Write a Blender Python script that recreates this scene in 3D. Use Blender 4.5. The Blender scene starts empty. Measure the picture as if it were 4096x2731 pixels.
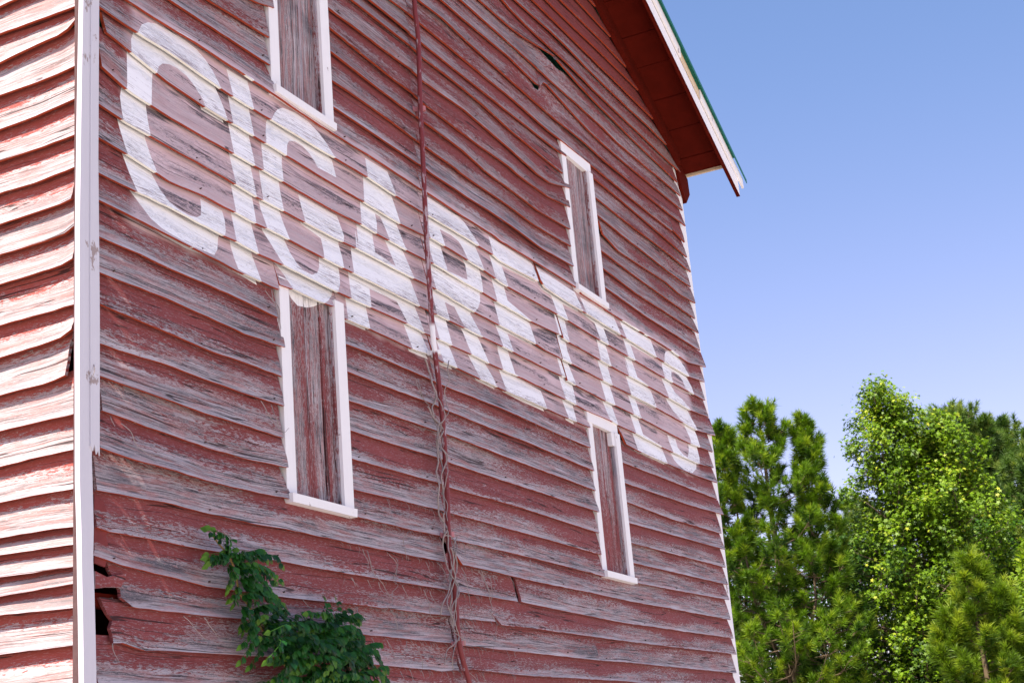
import bpy, math, random
import numpy as np
from mathutils import Vector, Matrix
from mathutils.geometry import delaunay_2d_cdt
import mathutils.noise as mnoise

random.seed(11)
rng = np.random.default_rng(11)
S = bpy.context.scene
COL = S.collection

# ---------------------------------------------------------------- camera, sky, sun, exposure
F_PX, W_PX = 5964.0, 4096.0
YAW, PITCH, ROLL = -1.1371412, 0.2969805, -0.0869746
CAM = Vector((-4.004, -3.5, 1.6))
def cam_matrix():
    cy, sy = math.cos(YAW), math.sin(YAW); cp, sp = math.cos(PITCH), math.sin(PITCH); cr, sr = math.cos(ROLL), math.sin(ROLL)
    base = Matrix(((1, 0, 0), (0, 0, -1), (0, 1, 0)))
    Y = Matrix(((cy, sy, 0), (-sy, cy, 0), (0, 0, 1)))
    P = Matrix(((1, 0, 0), (0, cp, sp), (0, -sp, cp)))
    Rr = Matrix(((cr, -sr, 0), (sr, cr, 0), (0, 0, 1)))
    R = Rr @ P @ base @ Y                      # world -> (right, down, forward)
    m = Matrix((R[0], -R[1], -R[2])).transposed().to_4x4()
    m.translation = CAM
    return m
cam_d = bpy.data.cameras.new('camera'); cam = bpy.data.objects.new('camera', cam_d); COL.objects.link(cam)
cam_d.sensor_width = 36.0; cam_d.lens = 36.0 * F_PX / W_PX
cam_d.clip_start = 0.05; cam_d.clip_end = 2000
cam.matrix_world = cam_matrix()
S.camera = cam

SUN_EL = math.radians(62); SUN_AZ = math.radians(10)      # sun stands over the left wall, a little behind the front wall
sun_dir = Vector((-math.cos(SUN_EL)*math.cos(SUN_AZ), math.cos(SUN_EL)*math.sin(SUN_AZ), math.sin(SUN_EL)))
world = bpy.data.worlds.new('World'); S.world = world; world.use_nodes = True
wn = world.node_tree; wn.nodes.clear()
sky = wn.nodes.new('ShaderNodeTexSky'); sky.sky_type = 'NISHITA'; sky.sun_disc = False
sky.sun_elevation = SUN_EL; sky.sun_rotation = math.atan2(sun_dir.x, sun_dir.y)
sky.air_density = 1.0; sky.dust_density = 1.0; sky.ozone_density = 2.6; sky.altitude = 400
tint = wn.nodes.new('ShaderNodeMix'); tint.data_type = 'RGBA'; tint.blend_type = 'MULTIPLY'
tint.inputs[0].default_value = 1.0
# film-like hue of the sky: lavender towards the horizon, deeper blue higher up
stc = wn.nodes.new('ShaderNodeTexCoord'); sxyz = wn.nodes.new('ShaderNodeSeparateXYZ'); wn.links.new(stc.outputs['Generated'], sxyz.inputs[0])
smr = wn.nodes.new('ShaderNodeMapRange'); smr.inputs[1].default_value = .16; smr.inputs[2].default_value = .50; smr.interpolation_type = 'SMOOTHSTEP'; wn.links.new(sxyz.outputs[2], smr.inputs[0])
scm = wn.nodes.new('ShaderNodeMix'); scm.data_type = 'RGBA'; scm.inputs[6].default_value = (1.22, 0.88, 0.93, 1); scm.inputs[7].default_value = (0.88, 0.87, 0.96, 1)
wn.links.new(smr.outputs[0], scm.inputs[0]); wn.links.new(scm.outputs[2], tint.inputs[7])
bg = wn.nodes.new('ShaderNodeBackground'); bg.inputs[1].default_value = 0.085
wo = wn.nodes.new('ShaderNodeOutputWorld')
wn.links.new(sky.outputs[0], tint.inputs[6]); wn.links.new(tint.outputs[2], bg.inputs[0]); wn.links.new(bg.outputs[0], wo.inputs[0])
sd = bpy.data.lights.new('sun', 'SUN'); sd.energy = 4.6; sd.angle = math.radians(0.5); sd.color = (1.0, 0.90, 0.79)
so = bpy.data.objects.new('sun', sd); COL.objects.link(so)
so.rotation_euler = sun_dir.to_track_quat('Z', 'Y').to_euler(); so.location = sun_dir * 60
S.view_settings.view_transform = 'Standard'; S.view_settings.look = 'None'
S.view_settings.gamma = 1.0; S.view_settings.use_curve_mapping = False
S.view_settings.exposure = 1.55
S.render.engine = 'CYCLES'
S.cycles.max_bounces = 8; S.cycles.diffuse_bounces = 4; S.cycles.transparent_max_bounces = 8

# ---------------------------------------------------------------- measured wall data (metres: x or y along the wall, z up)
COURSES={-17:{'r':[(4.883,7.041),(5.62,7.063),(6.035,7.053)]},-16:{'r':[(4.608,6.909),(5.07,6.916),(5.586,6.931),(6.349,6.942)]},-15:{'r':[(4.365,6.792),(4.924,6.798),(5.551,6.794),(6.639,6.8)]},-14:{'r':[(4.062,6.645),(4.594,6.667),(5.516,6.658),(6.92,6.667)]},-13:{'r':[(3.867,6.552),(3.974,6.537),(4.261,6.529),(4.676,6.529),(5.48,6.52),(7.093,6.521)]},-12:{'r':[(3.51,6.38),(3.946,6.39),(4.132,6.405),(4.645,6.484)],'r2':[(4.68,6.47),(5.036,6.431),(5.453,6.412),(7.092,6.389)]},-11:{'r':[(3.252,6.255),(3.923,6.262),(4.506,6.258),(5.415,6.266),(5.759,6.25),(6.587,6.268),(7.132,6.276)]},-10:{'r':[(2.975,6.122),(3.277,6.125),(3.901,6.145),(4.421,6.198)],'r2':[(4.343,6.128),(5.163,6.124),(5.377,6.117),(5.766,6.113),(7.151,6.152)]},-9:{'r':[(2.709,5.979),(2.963,5.994),(3.398,5.986),(3.869,5.974),(4.643,5.969),(5.34,5.974),(7.138,6.007)]},-8:{'m':[(2.36,5.826),(2.595,5.84)],'r':[(2.691,5.838),(3.232,5.842),(3.845,5.846),(4.43,5.829),(4.597,5.835),(5.308,5.848),(5.947,5.845),(6.81,5.862)],'r2':[(6.815,5.876),(7.097,5.852)]},-7:{'m':[(2.116,5.708),(2.618,5.712)],'r':[(2.675,5.715),(3.213,5.719),(3.822,5.724),(4.591,5.737),(4.697,5.748)],'w':[(5.11,5.747),(5.677,5.754),(7.107,5.723)]},-6:{'m':[(1.947,5.627),(2.599,5.632)],'r':[(2.682,5.619),(3.031,5.627),(3.486,5.62),(3.799,5.599),(4.379,5.59),(4.602,5.585)],'w':[(5.122,5.596),(6.14,5.606),(7.166,5.613)]},-5:{'m':[(1.69,5.464),(1.997,5.47),(2.588,5.479)],'r':[(2.667,5.466),(3.177,5.488),(3.772,5.455),(4.174,5.425),(4.365,5.433),(4.719,5.519)],'w':[(5.129,5.468),(5.824,5.455),(6.529,5.45),(7.115,5.468)]},-4:{'m':[(1.701,5.357),(2.095,5.339),(2.569,5.33)],'r':[(2.654,5.32),(2.866,5.322),(3.347,5.318),(3.748,5.324),(3.854,5.312),(4.305,5.32),(4.67,5.362)],'w':[(5.142,5.414),(5.199,5.335),(5.518,5.301),(6.493,5.338),(6.786,5.32),(7.181,5.345)]},-3:{'l':[(1.043,5.191),(1.228,5.236)],'m':[(1.706,5.222),(2.091,5.207),(2.544,5.202)],'r':[(2.637,5.198),(2.956,5.203),(3.132,5.203),(3.459,5.172),(3.583,5.174),(4.134,5.159),(4.631,5.192)],'w':[(5.123,5.2),(6.015,5.191),(7.115,5.194)]},-2:{'l':[(0.72,5.036),(1.177,5.057)],'m':[(1.676,5.058),(2.066,5.067),(2.534,5.058)],'r':[(2.632,5.051),(2.971,5.046),(3.078,5.038),(3.559,5.044),(4.028,5.036),(4.613,5.064)],'w':[(5.137,5.063),(5.752,5.05),(7.14,5.077)]},-1:{'l':[(0.455,4.908),(0.588,4.91),(0.903,4.914),(1.176,4.916)],'m':[(1.67,4.917),(2.515,4.916)],'r':[(2.625,4.916),(2.694,4.909),(3.147,4.912),(3.535,4.908),(4.08,4.895),(4.617,4.923)],'w':[(5.134,4.929),(5.931,4.911),(7.142,4.928)]},0:{'l':[(0.189,4.779),(0.389,4.777),(0.584,4.778),(0.664,4.776),(0.872,4.771),(1.03,4.771),(1.167,4.769),(1.622,4.769),(2.036,4.776),(2.257,4.774),(2.562,4.77)],'r':[(2.631,4.775),(3.028,4.772),(3.42,4.779),(3.51,4.769),(4.055,4.775),(4.629,4.784),(4.73,4.757),(5.429,4.756),(6.045,4.764),(6.417,4.765),(6.783,4.752),(7.24,4.811)]},1:{'l':[(0.014,4.666),(0.248,4.656),(0.449,4.655),(0.58,4.647),(0.795,4.635),(0.87,4.633),(1.023,4.633),(1.173,4.634),(1.611,4.634),(1.711,4.639),(1.998,4.644),(2.274,4.636),(2.568,4.633)],'r':[(2.637,4.639),(3.228,4.643),(3.412,4.643),(3.485,4.63),(4.022,4.651)],'r2':[(4.047,4.668),(4.11,4.635),(4.448,4.625),(4.748,4.629),(5.357,4.631),(6.075,4.629),(6.771,4.633),(7.163,4.67)]},2:{'l':[(0.062,4.577),(0.23,4.55),(0.377,4.527),(0.445,4.517),(0.575,4.51),(0.68,4.503),(0.84,4.501),(0.892,4.503),(1.04,4.498),(1.126,4.5),(1.687,4.496),(1.952,4.495),(2.144,4.492),(2.331,4.492),(2.562,4.506)],'r':[(2.67,4.513),(2.827,4.512),(3.082,4.506),(3.26,4.503),(3.46,4.49),(4.265,4.501),(4.455,4.501),(4.791,4.496),(5.118,4.497),(5.621,4.495),(6.195,4.495),(6.851,4.5),(7.103,4.506)]},3:{'l':[(0.03,4.414),(0.174,4.375),(0.324,4.365),(0.441,4.36),(0.571,4.359),(0.878,4.359),(1.032,4.357),(1.096,4.358),(1.674,4.35),(1.901,4.359),(2.066,4.357),(2.186,4.359),(2.355,4.358),(2.551,4.363)],'r':[(2.635,4.365),(3.237,4.364),(3.436,4.356),(3.888,4.349),(4.304,4.369)],'r2':[(4.324,4.356),(4.435,4.349),(4.755,4.353),(5.127,4.348),(5.451,4.351),(5.974,4.354),(6.694,4.347),(7.14,4.374)]},4:{'l':[(0.017,4.249),(0.169,4.231),(0.329,4.228),(0.438,4.224),(0.78,4.221),(1.024,4.211),(1.247,4.213),(1.661,4.209),(1.865,4.216),(2.408,4.218),(2.532,4.223)],'r':[(2.659,4.223),(3.089,4.211),(3.41,4.212),(3.906,4.212),(4.015,4.204),(4.264,4.208)],'r2':[(4.283,4.207),(4.418,4.208),(4.951,4.211),(5.107,4.21),(5.444,4.212),(5.931,4.216),(6.585,4.212),(6.823,4.208),(7.249,4.24)]},5:{'l':[(0.004,4.109),(0.19,4.099),(0.346,4.083),(0.434,4.074),(0.661,4.088),(0.813,4.083),(0.872,4.085),(1.02,4.079),(1.112,4.083),(1.239,4.083),(1.649,4.073),(1.813,4.074),(2.446,4.075),(2.512,4.077)],'r':[(2.64,4.082),(2.795,4.084),(3.161,4.081),(3.412,4.081),(3.648,4.08),(4.307,4.093)],'r2':[(4.33,4.077),(4.442,4.074),(4.953,4.07),(5.446,4.072),(6.182,4.065),(6.624,4.066),(6.828,4.075),(7.129,4.086)]},6:{'l':[(0.004,3.962),(0.225,3.959),(0.431,3.96),(0.656,3.949),(0.791,3.945),(0.869,3.946),(1.012,3.936),(1.096,3.94),(1.175,3.939),(1.637,3.934),(1.768,3.934),(1.957,3.939),(2.314,3.948),(2.494,3.941)],'r':[(2.664,3.948),(2.8,3.944),(3.025,3.947),(3.245,3.941),(3.428,3.942),(3.623,3.948),(4.299,3.942),(4.602,3.933),(4.966,3.939),(5.121,3.933),(5.459,3.939),(6.044,3.928),(6.753,3.931),(7.104,3.955)]},7:{'l':[(-0.006,3.85),(0.152,3.845),(0.428,3.833),(0.651,3.826),(0.854,3.816),(1.039,3.818),(1.173,3.816)],'m':[(1.67,3.819),(1.924,3.824),(2.357,3.822),(2.559,3.834)],'r':[(2.613,3.819),(2.958,3.82),(3.251,3.819),(3.631,3.82),(4.629,3.827)],'w':[(5.175,3.872),(5.219,3.823),(5.464,3.814),(6.488,3.819),(7.139,3.84)],'h':[(1.175,3.84),(1.274,3.849),(1.503,3.846),(1.665,3.861)]},8:{'l':[(-0.006,3.707),(0.215,3.707),(0.425,3.7),(0.647,3.701),(0.835,3.697),(1.165,3.687)],'m':[(1.662,3.691),(1.845,3.697),(2.54,3.697)],'r':[(2.639,3.694),(3.202,3.696),(3.606,3.693),(4.602,3.69)],'w':[(5.092,3.683),(5.968,3.693),(7.106,3.705)]},9:{'l':[(-0.004,3.567),(0.232,3.569),(0.422,3.569),(0.642,3.561),(0.904,3.549),(1.205,3.559)],'m':[(1.665,3.558),(2.546,3.566)],'r':[(2.644,3.561),(3.58,3.558),(4.614,3.543)],'w':[(5.092,3.542),(6.274,3.56),(7.198,3.594)]},10:{'l':[(0.023,3.445),(0.418,3.43),(0.636,3.418),(0.898,3.422),(1.172,3.421)],'m':[(1.667,3.421),(2.527,3.43)],'r':[(2.659,3.427),(3.553,3.421),(4.605,3.413)],'w':[(5.114,3.414),(5.967,3.406),(7.105,3.434)]},11:{'l':[(-0.004,3.298),(0.122,3.294),(0.415,3.302),(0.632,3.29),(0.969,3.288),(1.176,3.29)],'m':[(1.667,3.278),(2.055,3.281),(2.543,3.286)],'r':[(2.651,3.28),(3.525,3.279),(4.615,3.278)],'w':[(5.078,3.272),(7.13,3.312)]},12:{'l':[(0.007,3.173),(0.411,3.159),(0.626,3.15),(0.922,3.149),(1.167,3.148)],'m':[(1.703,3.145),(2.535,3.155)],'r':[(2.642,3.147),(3.501,3.153),(4.593,3.142)],'w':[(5.085,3.139),(7.098,3.169)]},13:{'l':[(0.031,3.047),(0.408,3.026),(0.622,3.015),(0.918,3.011),(1.186,3.021)],'m':[(1.67,3.001),(2.505,3.014)],'r':[(2.622,3.013),(3.57,3.013),(4.602,3.007)],'w':[(5.082,3.008),(7.1,3.036)]},14:{'l':[(0.018,2.902),(0.204,2.887),(0.405,2.885),(0.616,2.874),(1.195,2.886),(1.705,2.878),(2.198,2.878),(2.53,2.882)],'r':[(2.642,2.878),(3.544,2.882),(4.591,2.873),(5.107,2.88),(7.066,2.918)]},15:{'l':[(-0.001,2.752),(0.401,2.759),(0.612,2.752),(0.962,2.746),(1.149,2.752),(1.655,2.75),(2.547,2.752)],'r':[(2.657,2.803),(2.715,2.757),(3.518,2.751),(4.919,2.75),(7.053,2.766)]},16:{'l':[(0.006,2.62),(0.04,2.614),(0.398,2.612),(0.607,2.608),(1.14,2.614),(1.641,2.609),(2.538,2.615)],'r':[(2.669,2.617),(3.334,2.618)],'r2':[(3.378,2.621),(3.491,2.619),(4.836,2.603),(7.058,2.627)]},17:{'l':[(0.017,2.521),(0.075,2.508),(0.259,2.493),(0.395,2.486),(0.601,2.469),(0.755,2.468),(1.13,2.468),(1.629,2.478),(2.532,2.488)],'r':[(2.649,2.485),(3.045,2.492)],'r2':[(3.106,2.478),(3.464,2.485),(4.804,2.488),(7.089,2.509)]},18:{'l':[(0.161,2.358),(0.391,2.357),(0.597,2.358),(0.858,2.36),(1.672,2.352),(2.522,2.355)],'r':[(2.675,2.35),(3.437,2.352),(4.398,2.351)],'r2':[(4.398,2.351),(4.767,2.356),(7.05,2.368)]},19:{'l':[(0.07,2.228),(0.131,2.231),(0.248,2.211),(0.388,2.216),(0.592,2.218),(0.977,2.222),(1.743,2.226),(2.447,2.218)],'r':[(2.71,2.236),(3.412,2.227),(4.776,2.24),(7.009,2.225)]}}
LEFT=[[(0.365,4.783),(0.44,4.778)],[(0.043,4.65),(0.232,4.651),(0.437,4.656)],[(0.039,4.599),(0.063,4.572),(0.126,4.551),(0.27,4.542),(0.434,4.526)],[(0.043,4.396),(0.229,4.384),(0.431,4.383)],[(0.049,4.26),(0.227,4.242),(0.428,4.238)],[(0.053,4.109),(0.225,4.102),(0.425,4.103)],[(0.049,3.978),(0.223,3.966),(0.421,3.969)],[(0.07,3.854),(0.121,3.846),(0.419,3.841)],[(0.051,3.745),(0.074,3.725),(0.22,3.717),(0.416,3.717)],[(0.059,3.615),(0.104,3.602),(0.219,3.597),(0.413,3.595)],[(0.05,3.437),(0.178,3.435),(0.409,3.436)],[(0.065,3.346),(0.102,3.325),(0.215,3.316),(0.406,3.307)],[(0.094,3.176),(0.176,3.166),(0.403,3.165)],[(0.049,3.026),(0.174,3.029),(0.4,3.029)],[(0.056,2.9),(0.173,2.901),(0.397,2.896)],[(0.044,2.757),(0.171,2.763),(0.394,2.765)],[(0.041,2.624),(0.17,2.633),(0.391,2.635)],[(0.034,2.562),(0.389,2.575)],[(0.037,2.486),(0.388,2.496)],[(0.029,2.428),(0.386,2.428)],[(0.046,2.346),(0.384,2.362)],[(0.046,2.22),(0.166,2.223),(0.381,2.227)]]
LETTERS=[[[(0.253,4.672),(0.283,4.715),(0.333,4.751),(0.394,4.774),(0.487,4.78),(0.582,4.782),(0.658,4.774),(0.712,4.745),(0.75,4.707),(0.776,4.665),(0.802,4.607),(0.822,4.546),(0.836,4.495),(0.681,4.498),(0.666,4.536),(0.624,4.579),(0.577,4.611),(0.514,4.621),(0.462,4.615),(0.415,4.597),(0.384,4.569),(0.363,4.527),(0.342,4.461),(0.321,4.367),(0.31,4.3),(0.313,4.218),(0.331,4.148),(0.354,4.081),(0.382,4.022),(0.426,3.982),(0.485,3.967),(0.546,3.962),(0.598,3.972),(0.63,3.993),(0.648,4.042),(0.657,4.08),(0.806,4.076),(0.804,4.028),(0.791,3.973),(0.767,3.929),(0.743,3.879),(0.709,3.841),(0.635,3.836),(0.563,3.832),(0.422,3.843),(0.364,3.852),(0.307,3.875),(0.26,3.926),(0.223,3.967),(0.196,4.032),(0.17,4.129),(0.156,4.206),(0.148,4.27),(0.153,4.341),(0.177,4.392),(0.192,4.482),(0.207,4.552),(0.223,4.623)]],[[(0.869,4.772),(1.027,4.777),(1.031,4.638),(1.023,4.494),(1.027,4.349),(1.031,4.214),(1.017,4.074),(1.015,3.932),(1.04,3.807),(0.873,3.826),(0.858,3.878),(0.855,3.927),(0.872,4.086),(0.878,4.222),(0.87,4.361),(0.87,4.49),(0.877,4.638)]],[[(1.203,4.683),(1.244,4.723),(1.297,4.753),(1.403,4.771),(1.518,4.766),(1.591,4.736),(1.644,4.697),(1.682,4.652),(1.709,4.636),(1.712,4.543),(1.547,4.536),(1.529,4.562),(1.497,4.592),(1.445,4.614),(1.379,4.613),(1.325,4.593),(1.297,4.558),(1.281,4.512),(1.258,4.456),(1.247,4.389),(1.235,4.306),(1.237,4.229),(1.251,4.156),(1.271,4.085),(1.286,4.027),(1.32,3.984),(1.37,3.96),(1.434,3.959),(1.489,3.986),(1.526,4.028),(1.55,4.083),(1.561,4.126),(1.566,4.185),(1.408,4.21),(1.396,4.352),(1.729,4.352),(1.745,4.248),(1.727,4.209),(1.727,4.135),(1.712,4.05),(1.686,3.986),(1.631,3.916),(1.573,3.872),(1.503,3.834),(1.449,3.814),(1.409,3.806),(1.358,3.798),(1.309,3.821),(1.274,3.857),(1.234,3.914),(1.182,3.959),(1.137,4.021),(1.098,4.076),(1.094,4.106),(1.08,4.177),(1.081,4.292),(1.092,4.373),(1.103,4.454),(1.127,4.558),(1.156,4.624)]],[[(2.025,4.765),(2.247,4.769),(2.28,4.636),(2.311,4.486),(2.339,4.379),(2.361,4.358),(2.417,4.216),(2.449,4.075),(2.497,3.931),(2.54,3.815),(2.35,3.814),(2.318,3.947),(2.251,4.054),(1.985,4.049),(1.953,3.937),(1.934,3.822),(1.736,3.82),(1.764,3.927),(1.798,4.058),(1.833,4.191),(1.875,4.321),(1.865,4.227),(1.909,4.366),(1.951,4.491),(1.997,4.645)],[(2.089,4.479),(2.138,4.479),(2.159,4.423),(2.185,4.352),(2.226,4.233),(2.033,4.249),(2.046,4.333),(2.078,4.421)]],[[(2.605,4.77),(2.63,4.77),(2.832,4.772),(3.029,4.773),(3.094,4.753),(3.154,4.703),(3.215,4.654),(3.23,4.576),(3.252,4.5),(3.248,4.438),(3.23,4.372),(3.198,4.303),(3.148,4.25),(3.08,4.204),(3.123,4.137),(3.161,4.081),(3.225,3.941),(3.264,3.884),(3.314,3.813),(3.089,3.819),(3.022,3.937),(2.999,3.99),(2.972,4.067),(2.918,4.138),(2.887,4.191),(2.779,4.191),(2.787,4.079),(2.795,3.961),(2.801,3.92),(2.811,3.819),(2.662,3.815),(2.655,3.941),(2.642,4.077),(2.644,4.211),(2.634,4.358),(2.628,4.492),(2.621,4.641)],[(2.777,4.612),(2.913,4.618),(2.99,4.605),(3.018,4.573),(3.043,4.521),(3.065,4.487),(3.05,4.392),(2.799,4.37),(2.791,4.446),(2.785,4.536)]],[[(3.398,4.766),(3.99,4.771),(4.01,4.71),(4.026,4.648),(3.542,4.622),(3.547,4.628),(3.563,4.498),(3.56,4.406),(3.88,4.349),(3.891,4.212),(3.546,4.202),(3.544,4.112),(3.545,4.064),(3.56,3.953),(3.952,3.936),(3.972,3.812),(3.597,3.814),(3.422,3.822),(3.399,3.933),(3.393,4.059),(3.407,4.094),(3.4,4.214),(3.405,4.361),(3.4,4.494),(3.397,4.639)]],[[(4.045,4.762),(4.639,4.753),(4.692,4.63),(4.419,4.614),(4.438,4.504),(4.423,4.365),(4.405,4.295),(4.428,4.204),(4.463,4.093),(4.43,3.932),(4.414,3.813),(4.296,3.819),(4.268,3.921),(4.263,3.971),(4.253,4.077),(4.255,4.202),(4.268,4.364),(4.272,4.499),(4.249,4.624),(4.108,4.63),(4.052,4.678)]],[[(4.729,4.747),(5.329,4.76),(5.365,4.629),(5.1,4.618),(5.117,4.497),(5.127,4.348),(5.104,4.339),(5.11,4.215),(5.111,4.074),(5.111,3.927),(4.972,3.947),(4.952,4.069),(4.951,4.212),(4.935,4.333),(4.948,4.422),(4.942,4.345),(4.962,4.499),(4.944,4.617),(4.747,4.631)]],[[(5.439,4.761),(6.048,4.767),(6.073,4.623),(5.592,4.615),(5.6,4.495),(5.608,4.377),(5.917,4.347),(5.938,4.217),(5.579,4.208),(5.593,4.072),(5.602,3.959),(6.024,3.929),(6.038,3.815),(5.451,3.819),(5.448,3.937),(5.444,4.068),(5.444,4.212),(5.441,4.349),(5.438,4.487),(5.466,4.36),(5.463,4.496),(5.468,4.625)]],[[(6.286,4.703),(6.347,4.744),(6.455,4.775),(6.577,4.77),(6.67,4.746),(6.729,4.696),(6.775,4.644),(6.782,4.631),(6.824,4.567),(6.844,4.499),(6.65,4.508),(6.634,4.572),(6.581,4.601),(6.485,4.611),(6.406,4.594),(6.367,4.55),(6.372,4.49),(6.425,4.431),(6.565,4.406),(6.701,4.362),(6.753,4.292),(6.812,4.241),(6.84,4.174),(6.83,4.075),(6.814,3.993),(6.766,3.932),(6.712,3.888),(6.565,3.831),(6.415,3.825),(6.277,3.845),(6.217,3.877),(6.191,3.94),(6.164,4.003),(6.167,4.061),(6.337,4.059),(6.338,3.991),(6.41,3.952),(6.505,3.942),(6.59,4.008),(6.625,4.057),(6.639,4.112),(6.584,4.207),(6.454,4.227),(6.324,4.271),(6.246,4.325),(6.222,4.398),(6.191,4.486),(6.199,4.583)]]]
PIPE=[(2.556,5.905),(2.569,5.662),(2.535,5.209),(2.524,4.92),(2.502,4.492),(2.497,4.219),(2.495,3.955),(2.504,3.828),(2.523,3.66),(2.536,3.452),(2.534,3.278),(2.526,3.076),(2.509,2.871),(2.519,2.714),(2.537,2.557),(2.534,2.402),(2.56,2.288),(2.617,2.167)]
POST_L=[(-0.084,4.644),(-0.093,4.219),(-0.101,3.715),(-0.101,3.24),(-0.098,2.769),(-0.09,2.603),(-0.086,2.44),(-0.081,2.28),(-0.077,2.087)]
POST_R=[(-0.007,4.681),(-0.016,4.146),(-0.024,3.641),(-0.023,3.352),(-0.021,3.072),(-0.038,2.863),(-0.034,2.779),(-0.028,2.611),(-0.031,2.5),(-0.025,2.391),(-0.019,2.231),(-0.015,2.089)]
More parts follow.
